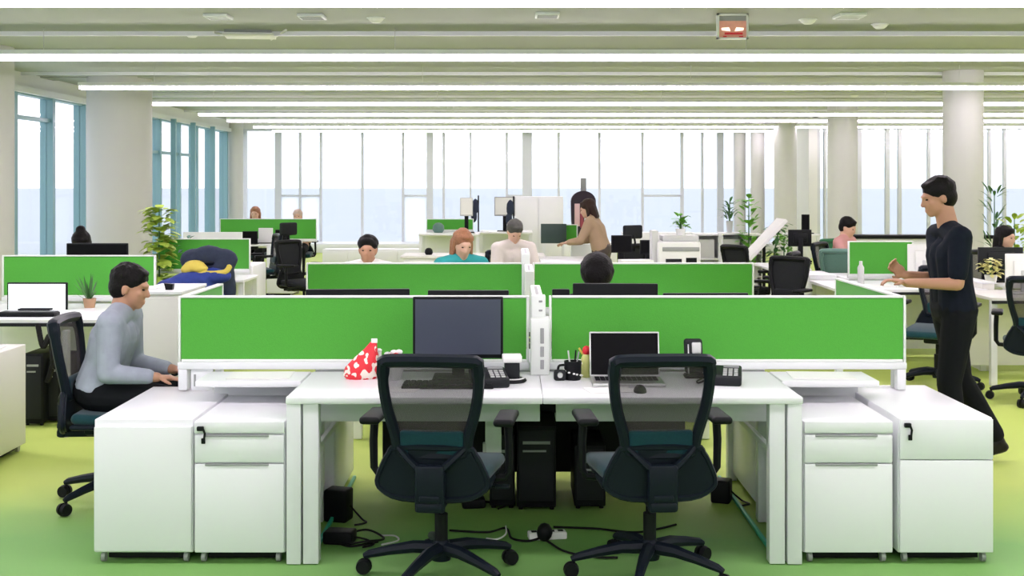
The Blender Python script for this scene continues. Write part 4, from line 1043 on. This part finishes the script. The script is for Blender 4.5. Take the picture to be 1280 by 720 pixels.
# ---- hands on: people
def cap(bm, p0, r0, p1, r1, sub=2, infl=0):
    p0 = Vector(p0); p1 = Vector(p1); r0 += infl; r1 += infl
    ball(bm, p0, r0, sub=sub); ball(bm, p1, r1, sub=sub)
    if (p1 - p0).length > 1e-4: cyl(bm, p0, p1, r0, r1, 14)
def hand(bm, wr, f, n, side, curl=.5, sc_=1.0):
    """wr wrist, f pointing direction, n palm normal, side +1: thumb towards +lat"""
    f = Vector(f).normalized(); n = Vector(n); n = (n - f * n.dot(f)).normalized(); lat = f.cross(n).normalized() * side
    wr = Vector(wr)
    R = Matrix((lat, f, n)).transposed().to_4x4(); R.translation = wr + f * .048
    ball(bm, (0, 0, 0), (.040, .052, .016), R)
    ball(bm, (.0, .01, 0), (.038, .04, .015), R)
    lens = [.070, .078, .073, .058]
    for k in range(4):
        off_ = .030 - k * .020
        p = wr + f * (.088 - abs(k - 1.2) * .004) + lat * off_
        L_ = lens[k]; d = f.copy() + lat * (.10 - .07 * k); ang = 0; r = .0088
        for q, fr in enumerate((.45, .32, .23)):
            ang += curl * (.5 if q == 0 else .9)
            dd = (d * math.cos(ang) + n * math.sin(ang)).normalized()
            p2 = p + dd * L_ * fr
            cap(bm, p, r, p2, r * .92, 1); p = p2; r *= .92
    p = wr + f * .022 + lat * .028; d = (f * .7 + lat * .75 + n * .3).normalized()
    p2 = p + d * .036; cap(bm, p, .012, p2, .010, 1); d2 = (f * .95 + lat * .25 + n * .35).normalized(); cap(bm, p2, .010, p2 + d2 * .03, .0085, 1)
def person(label, loc, yaw, J, skin, hair, top, bottom, hs=1.0, longhair=0, voxel=.012, sleeve='short', head=(0, 0), fingers=True, legs=True, curl=.5, bun=False):
    """J joints in local coordinates, +Y is where the figure faces"""
    V = {k: Vector(v) for k, v in J.items()}
    bm = B()
    T = head_matrix = Matrix.Translation(V['head']) @ Matrix.Rotation(head[0], 4, 'Z') @ Matrix.Rotation(head[1], 4, 'X')
    ball(bm, (0, -.012, .025), (.073, .092, .083), T, 3); ball(bm, (0, .020, -.03), (.060, .068, .078), T, 3)
    ball(bm, (0, .058, -.082), (.030, .026, .026), T); ball(bm, (0, .078, .022), (.045, .016, .012), T)
    cyl(bm, T @ Vector((0, .082, .012)), T @ Vector((0, .101, -.026)), .008, .012, 8); ball(bm, (0, .099, -.028), (.014, .012, .010), T)
    ball(bm, (0, .083, -.060), (.022, .010, .007), T); ball(bm, (0, .082, -.070), (.019, .010, .006), T)
    for s in (-1, 1): ball(bm, (s * .075, -.008, -.012), (.009, .018, .030), T); ball(bm, (s * .035, .062, -.02), (.022, .018, .018), T)
    def torso(bm, i=0, pel=True):
        nb = V['neckbase']; ch = V['chest']; pe = V['pelvis']; wa = (ch + pe) / 2
        for s in (-1, 1):
            sh = V['shR'] if s > 0 else V['shL']; ax = (V['shR'] - V['shL']).normalized() * s
            cap(bm, ch + ax * .085, .092, wa + ax * .07, .085, infl=i); cap(bm, wa + ax * .07, .085, pe + ax * .075, .098, infl=i)
            cap(bm, ch + ax * .08, .085, sh, .058, infl=i); cap(bm, nb, .05, sh, .052, infl=i)
        cap(bm, ch, .10, pe, .095, infl=i)
    torso(bm)
    cap(bm, V['neckbase'], .062, T @ Vector((0, -.02, -.06)), .056)
    for s in 'LR':
        cap(bm, V['sh' + s], .052, V['el' + s], .039); cap(bm, V['el' + s], .039, V['wr' + s], .026)
        if legs:
            cap(bm, V['hip' + s], .085, V['kn' + s], .055); cap(bm, V['kn' + s], .054, V['an' + s], .036)
            cap(bm, V['an' + s], .034, V['toe' + s], .026)
        if fingers:
            f = (V['ha' + s] - V['wr' + s]).normalized() if 'ha' + s in V else (V['wr' + s] - V['el' + s]).normalized()
            hand(bm, V['wr' + s], f, V.get('hn' + s, Vector((0, 0, -1))), 1 if s == 'L' else -1, curl)
    body = remeshed('person', bm, skin, voxel, 2)
    body.location = loc; body.rotation_euler = (0, 0, yaw); tag(body, label, 'person')
    # hair
    bm = B(); ball(bm, (0, -.022, .042), (.084 * hs, .099 * hs, .084 * hs), T, 3); ball(bm, (0, -.045, -.002), (.080 * hs, .070 * hs, .080 * hs), T, 3)
    rr_ = random.Random(len(label))
    for q in range(46):
        a = rr_.uniform(0, 2 * PI); b2 = rr_.uniform(.15, 1.45)
        p_ = Vector((math.cos(a) * math.cos(b2) * .076 * hs, -.022 + math.sin(a) * math.cos(b2) * .088 * hs, .045 + math.sin(b2) * .072 * hs))
        if p_.y > .05 and p_.z < .07: continue
        cap(bm, T @ p_, .017, T @ (p_ + Vector((rr_.uniform(-.012, .012), .012, -.02))), .012, 1)
    if longhair:
        for s in (-1, 0, 1): cap(bm, T @ Vector((s * .045, -.06, .0)), .048, T @ Vector((s * .05, -.075, -longhair)), .032)
        for s in (-1, 1): cap(bm, T @ Vector((s * .07, -.01, .03)), .02, T @ Vector((s * .082, .0, -longhair * .8)), .018)
    if bun: ball(bm, (0, -.05, .13), (.045, .045, .04), T)
    ball(bm, (0, .045, .085), (.055, .035, .022), T)
    remeshed('hair', bm, hair, max(voxel * .8, .007), 1, body)
    for s in (-1, 1):
        bm = B(); ball(bm, (s * .030, .0765, .004), (.011, .008, .0055), T); link('eye', bm, eyed, body)
    # top
    bm = B(); torso(bm, .014)
    for s in 'LR':
        if sleeve == 'short': cap(bm, V['sh' + s], .068, V['sh' + s].lerp(V['el' + s], .78), .056)
        else: cap(bm, V['sh' + s], .067, V['el' + s], .054); cap(bm, V['el' + s], .054, V['el' + s].lerp(V['wr' + s], .82), .04)
    cap(bm, V['neckbase'], .058, V['neckbase'] + (T @ Vector((0, -.02, -.06)) - V['neckbase']) * .25, .058)
    remeshed('shirt', bm, top, voxel, 3, body)
    if legs:
        bm = B(); pe = V['pelvis']
        cap(bm, pe + Vector((-.07, 0, 0)), .118, pe + Vector((.07, 0, 0)), .118)
        for s in 'LR':
            cap(bm, V['hip' + s], .10, V['kn' + s], .072); cap(bm, V['kn' + s], .072, V['an' + s].lerp(V['kn' + s], .08), .056)
        remeshed('trousers', bm, bottom, voxel, 3, body)
        for s in 'LR':
            d = (V['toe' + s] - V['an' + s]); h_ = Vector((V['an' + s].x, V['an' + s].y, V['an' + s].z - .045))
            bm = B(); dirn = Vector((d.x, d.y, 0)).normalized()
            cap(bm, V['an' + s] - dirn * .03 - Vector((0, 0, .045)), .036, V['toe' + s], .034); cap(bm, V['an' + s] + Vector((0, 0, -.01)), .044, V['toe' + s] - dirn * .05 + Vector((0, 0, .01)), .034)
            remeshed('shoe', bm, shoe_m, .012, 2, body)
    return body
def sitJ(lean=.0, headf=.0, arm=0, zt=0):
    return dict(pelvis=(0, 0, .60 + zt), chest=(0, .02 + lean, .87 + zt), neckbase=(0, .03 + lean * 1.4, 1.0 + zt), head=(0, .05 + lean * 1.5 + headf, 1.125 + zt),
                shL=(-.175, .03 + lean * 1.3, .955 + zt), shR=(.175, .03 + lean * 1.3, .955 + zt), elL=(-.22, .12 + lean, .72 + zt), elR=(.22, .12 + lean, .72 + zt),
                wrL=(-.12, .34 + lean, .775), wrR=(.12, .34 + lean, .775), haL=(-.08, .44 + lean, .765), haR=(.08, .44 + lean, .765),
                hipL=(-.09, .02, .58), hipR=(.09, .02, .58), knL=(-.13, .42, .55), knR=(.13, .42, .55), anL=(-.13, .42, .10), anR=(.13, .42, .10), toeL=(-.14, .56, .035), toeR=(.14, .56, .035))
# seated man, left
J = sitJ(.06, .03)
J.update(dict(pelvis=(0, 0, .60), head=(0, .16, 1.125), elL=(-.2, .12, .70), elR=(.20, .10, .70), wrL=(-.10, .36, .675), wrR=(.16, .34, .675), haL=(-.08, .45, .665), haR=(.14, .44, .665)))
person('person in a pale blue grey shirt sitting sideways at the left, facing right', (-2.17, 6.32, 0), -PI / 2 + .03, J, skinm, hairb, ltblue, trous, voxel=.0075, sleeve='long', head=(0, -.22), curl=.25)
# standing man, right; +Y (his facing) turned to -X
J = dict(pelvis=(0, 0, .93), chest=(0, .03, 1.25), neckbase=(0, .03, 1.40), head=(0, .095, 1.59),
         shL=(-.185, .03, 1.36), shR=(.185, .03, 1.36), elL=(-.22, .06, 1.09), elR=(.21, .02, 1.09),
         wrL=(-.12, .32, 1.09), wrR=(.10, .26, 1.12), haL=(-.10, .42, 1.11), haR=(.08, .34, 1.18),
         hnL=(0, 0, -1), hnR=(-1, 0, .2), hipL=(-.09, 0, .90), hipR=(.09, 0, .90),
         knL=(-.09, .06, .50), knR=(.09, -.07, .50), anL=(-.09, .0, .09), anR=(.09, -.30, .13), toeL=(-.10, .15, .035), toeR=(.09, -.17, .04))
person('person in a dark navy shirt and black trousers walking left at the right side', (X(1192, 7.15), 7.15, 0), PI / 2, J, skinm, hairb, navysh, trous, voxel=.0075, head=(0, -.25), curl=.6)
# dark haired head behind right screen, bowed
person('person with dark hair bowing behind the front right screen', (X(745, 7.16), 7.2, 0), PI, sitJ(.03, .02, zt=-.01), skinm, hairb, navysh, trous, hs=1.2, voxel=.012, head=(0, -.75), sleeve='long')
G = None
shorts = ['person in white behind the second bench', 'person in the teal top', 'person with a dark bun', 'person with curly hair far left', 'person in pink far left', 'person leaning over at the right', 'person with long dark hair at the right', 'person with the pale top, middle distance']
bgp = [
 ('person with dark hair in white behind the second bench left screen', 461, 10.1, 0, skinm, hairb, paper, 0, 0, -.1),
 ('person with auburn hair and teal top behind the second bench screen', 575, 10.0, .05, skinp, hairau, mat('teal top', (.02, .30, .30), .8), .12, .4, -.35),
 ('person with a dark bun at the left behind the black monitor', 105, 10.9, 0, skinm, hairb, trous, 0, 0, -.5),
 ('person with curly brown hair at the far left green screen', 320, 20.8, 0.05, skinp, hairau, mat('sand top', (.6, .55, .4), .8), .15, 0, -.1),
 ('person in pink at the far left green screen', 373, 20.9, 0, skinp, mat('grey blond hair', (.6, .45, .38), .7), mat('pink top', (.75, .45, .42), .8), 0, 0, 0),
 ('person with black hair leaning over at the right desks', 1053, 14.2, .04, skinp, hairb, mat('rose top', (.6, .3, .28), .8), 0, .9, -.35),
 ('person with long dark hair at the right edge behind a dark monitor', 1249, 12.4, 0, skinp, hairb, trous, .2, .7, -.1),
 ('person with greying dark hair and pale top in the middle distance', 641, 12.4, .06, skinp, mat('dark grey hair', (.06, .06, .05), .7, noise=.4, nscale=60), mat('off white top', (.65, .6, .54), .8), 0, .3, -.6),
]
for (lb, px_, d, zt, sk, ha, tp, lh, hy_, hp), sl in zip(bgp, shorts):
    cc = dup(ch1, (X(px_, d), d + .03, 0), PI + hy_, 'black office chair under the ' + sl, None); cc['group'] = 'occupied background chairs'
    person(lb, (X(px_, d), d, 0), PI + hy_, sitJ(0, .02, zt=zt), sk, ha, tp, trous, longhair=lh, voxel=.014, head=(0, hp), sleeve='long', bun='bun' in lb)
# brown haired person standing half turned, centre background
J = dict(pelvis=(0, 0, .86), chest=(0, .08, 1.12), neckbase=(0, .12, 1.25), head=(0, .18, 1.37), shL=(-.17, .12, 1.2), shR=(.17, .12, 1.2), elL=(-.2, .22, .98), elR=(.2, .22, .98),
         wrL=(-.12, .42, .95), wrR=(.12, .42, .95), hipL=(-.09, 0, .84), hipR=(.09, 0, .84), knL=(-.09, .05, .46), knR=(.09, .03, .46), anL=(-.09, 0, .1), anR=(.09, 0, .1), toeL=(-.1, .14, .035), toeR=(.1, .14, .035))
person('person with brown hair in a beige top leaning over a desk, centre background', (X(757, 14.3), 14.9, 0), PI / 2 - .3, J, skinp, hairbr, mat('beige brown top', (.40, .28, .17), .8), mat('dark brown skirt', (.08, .06, .05), .8), longhair=.12, voxel=.014, head=(0, -.3), sleeve='long')
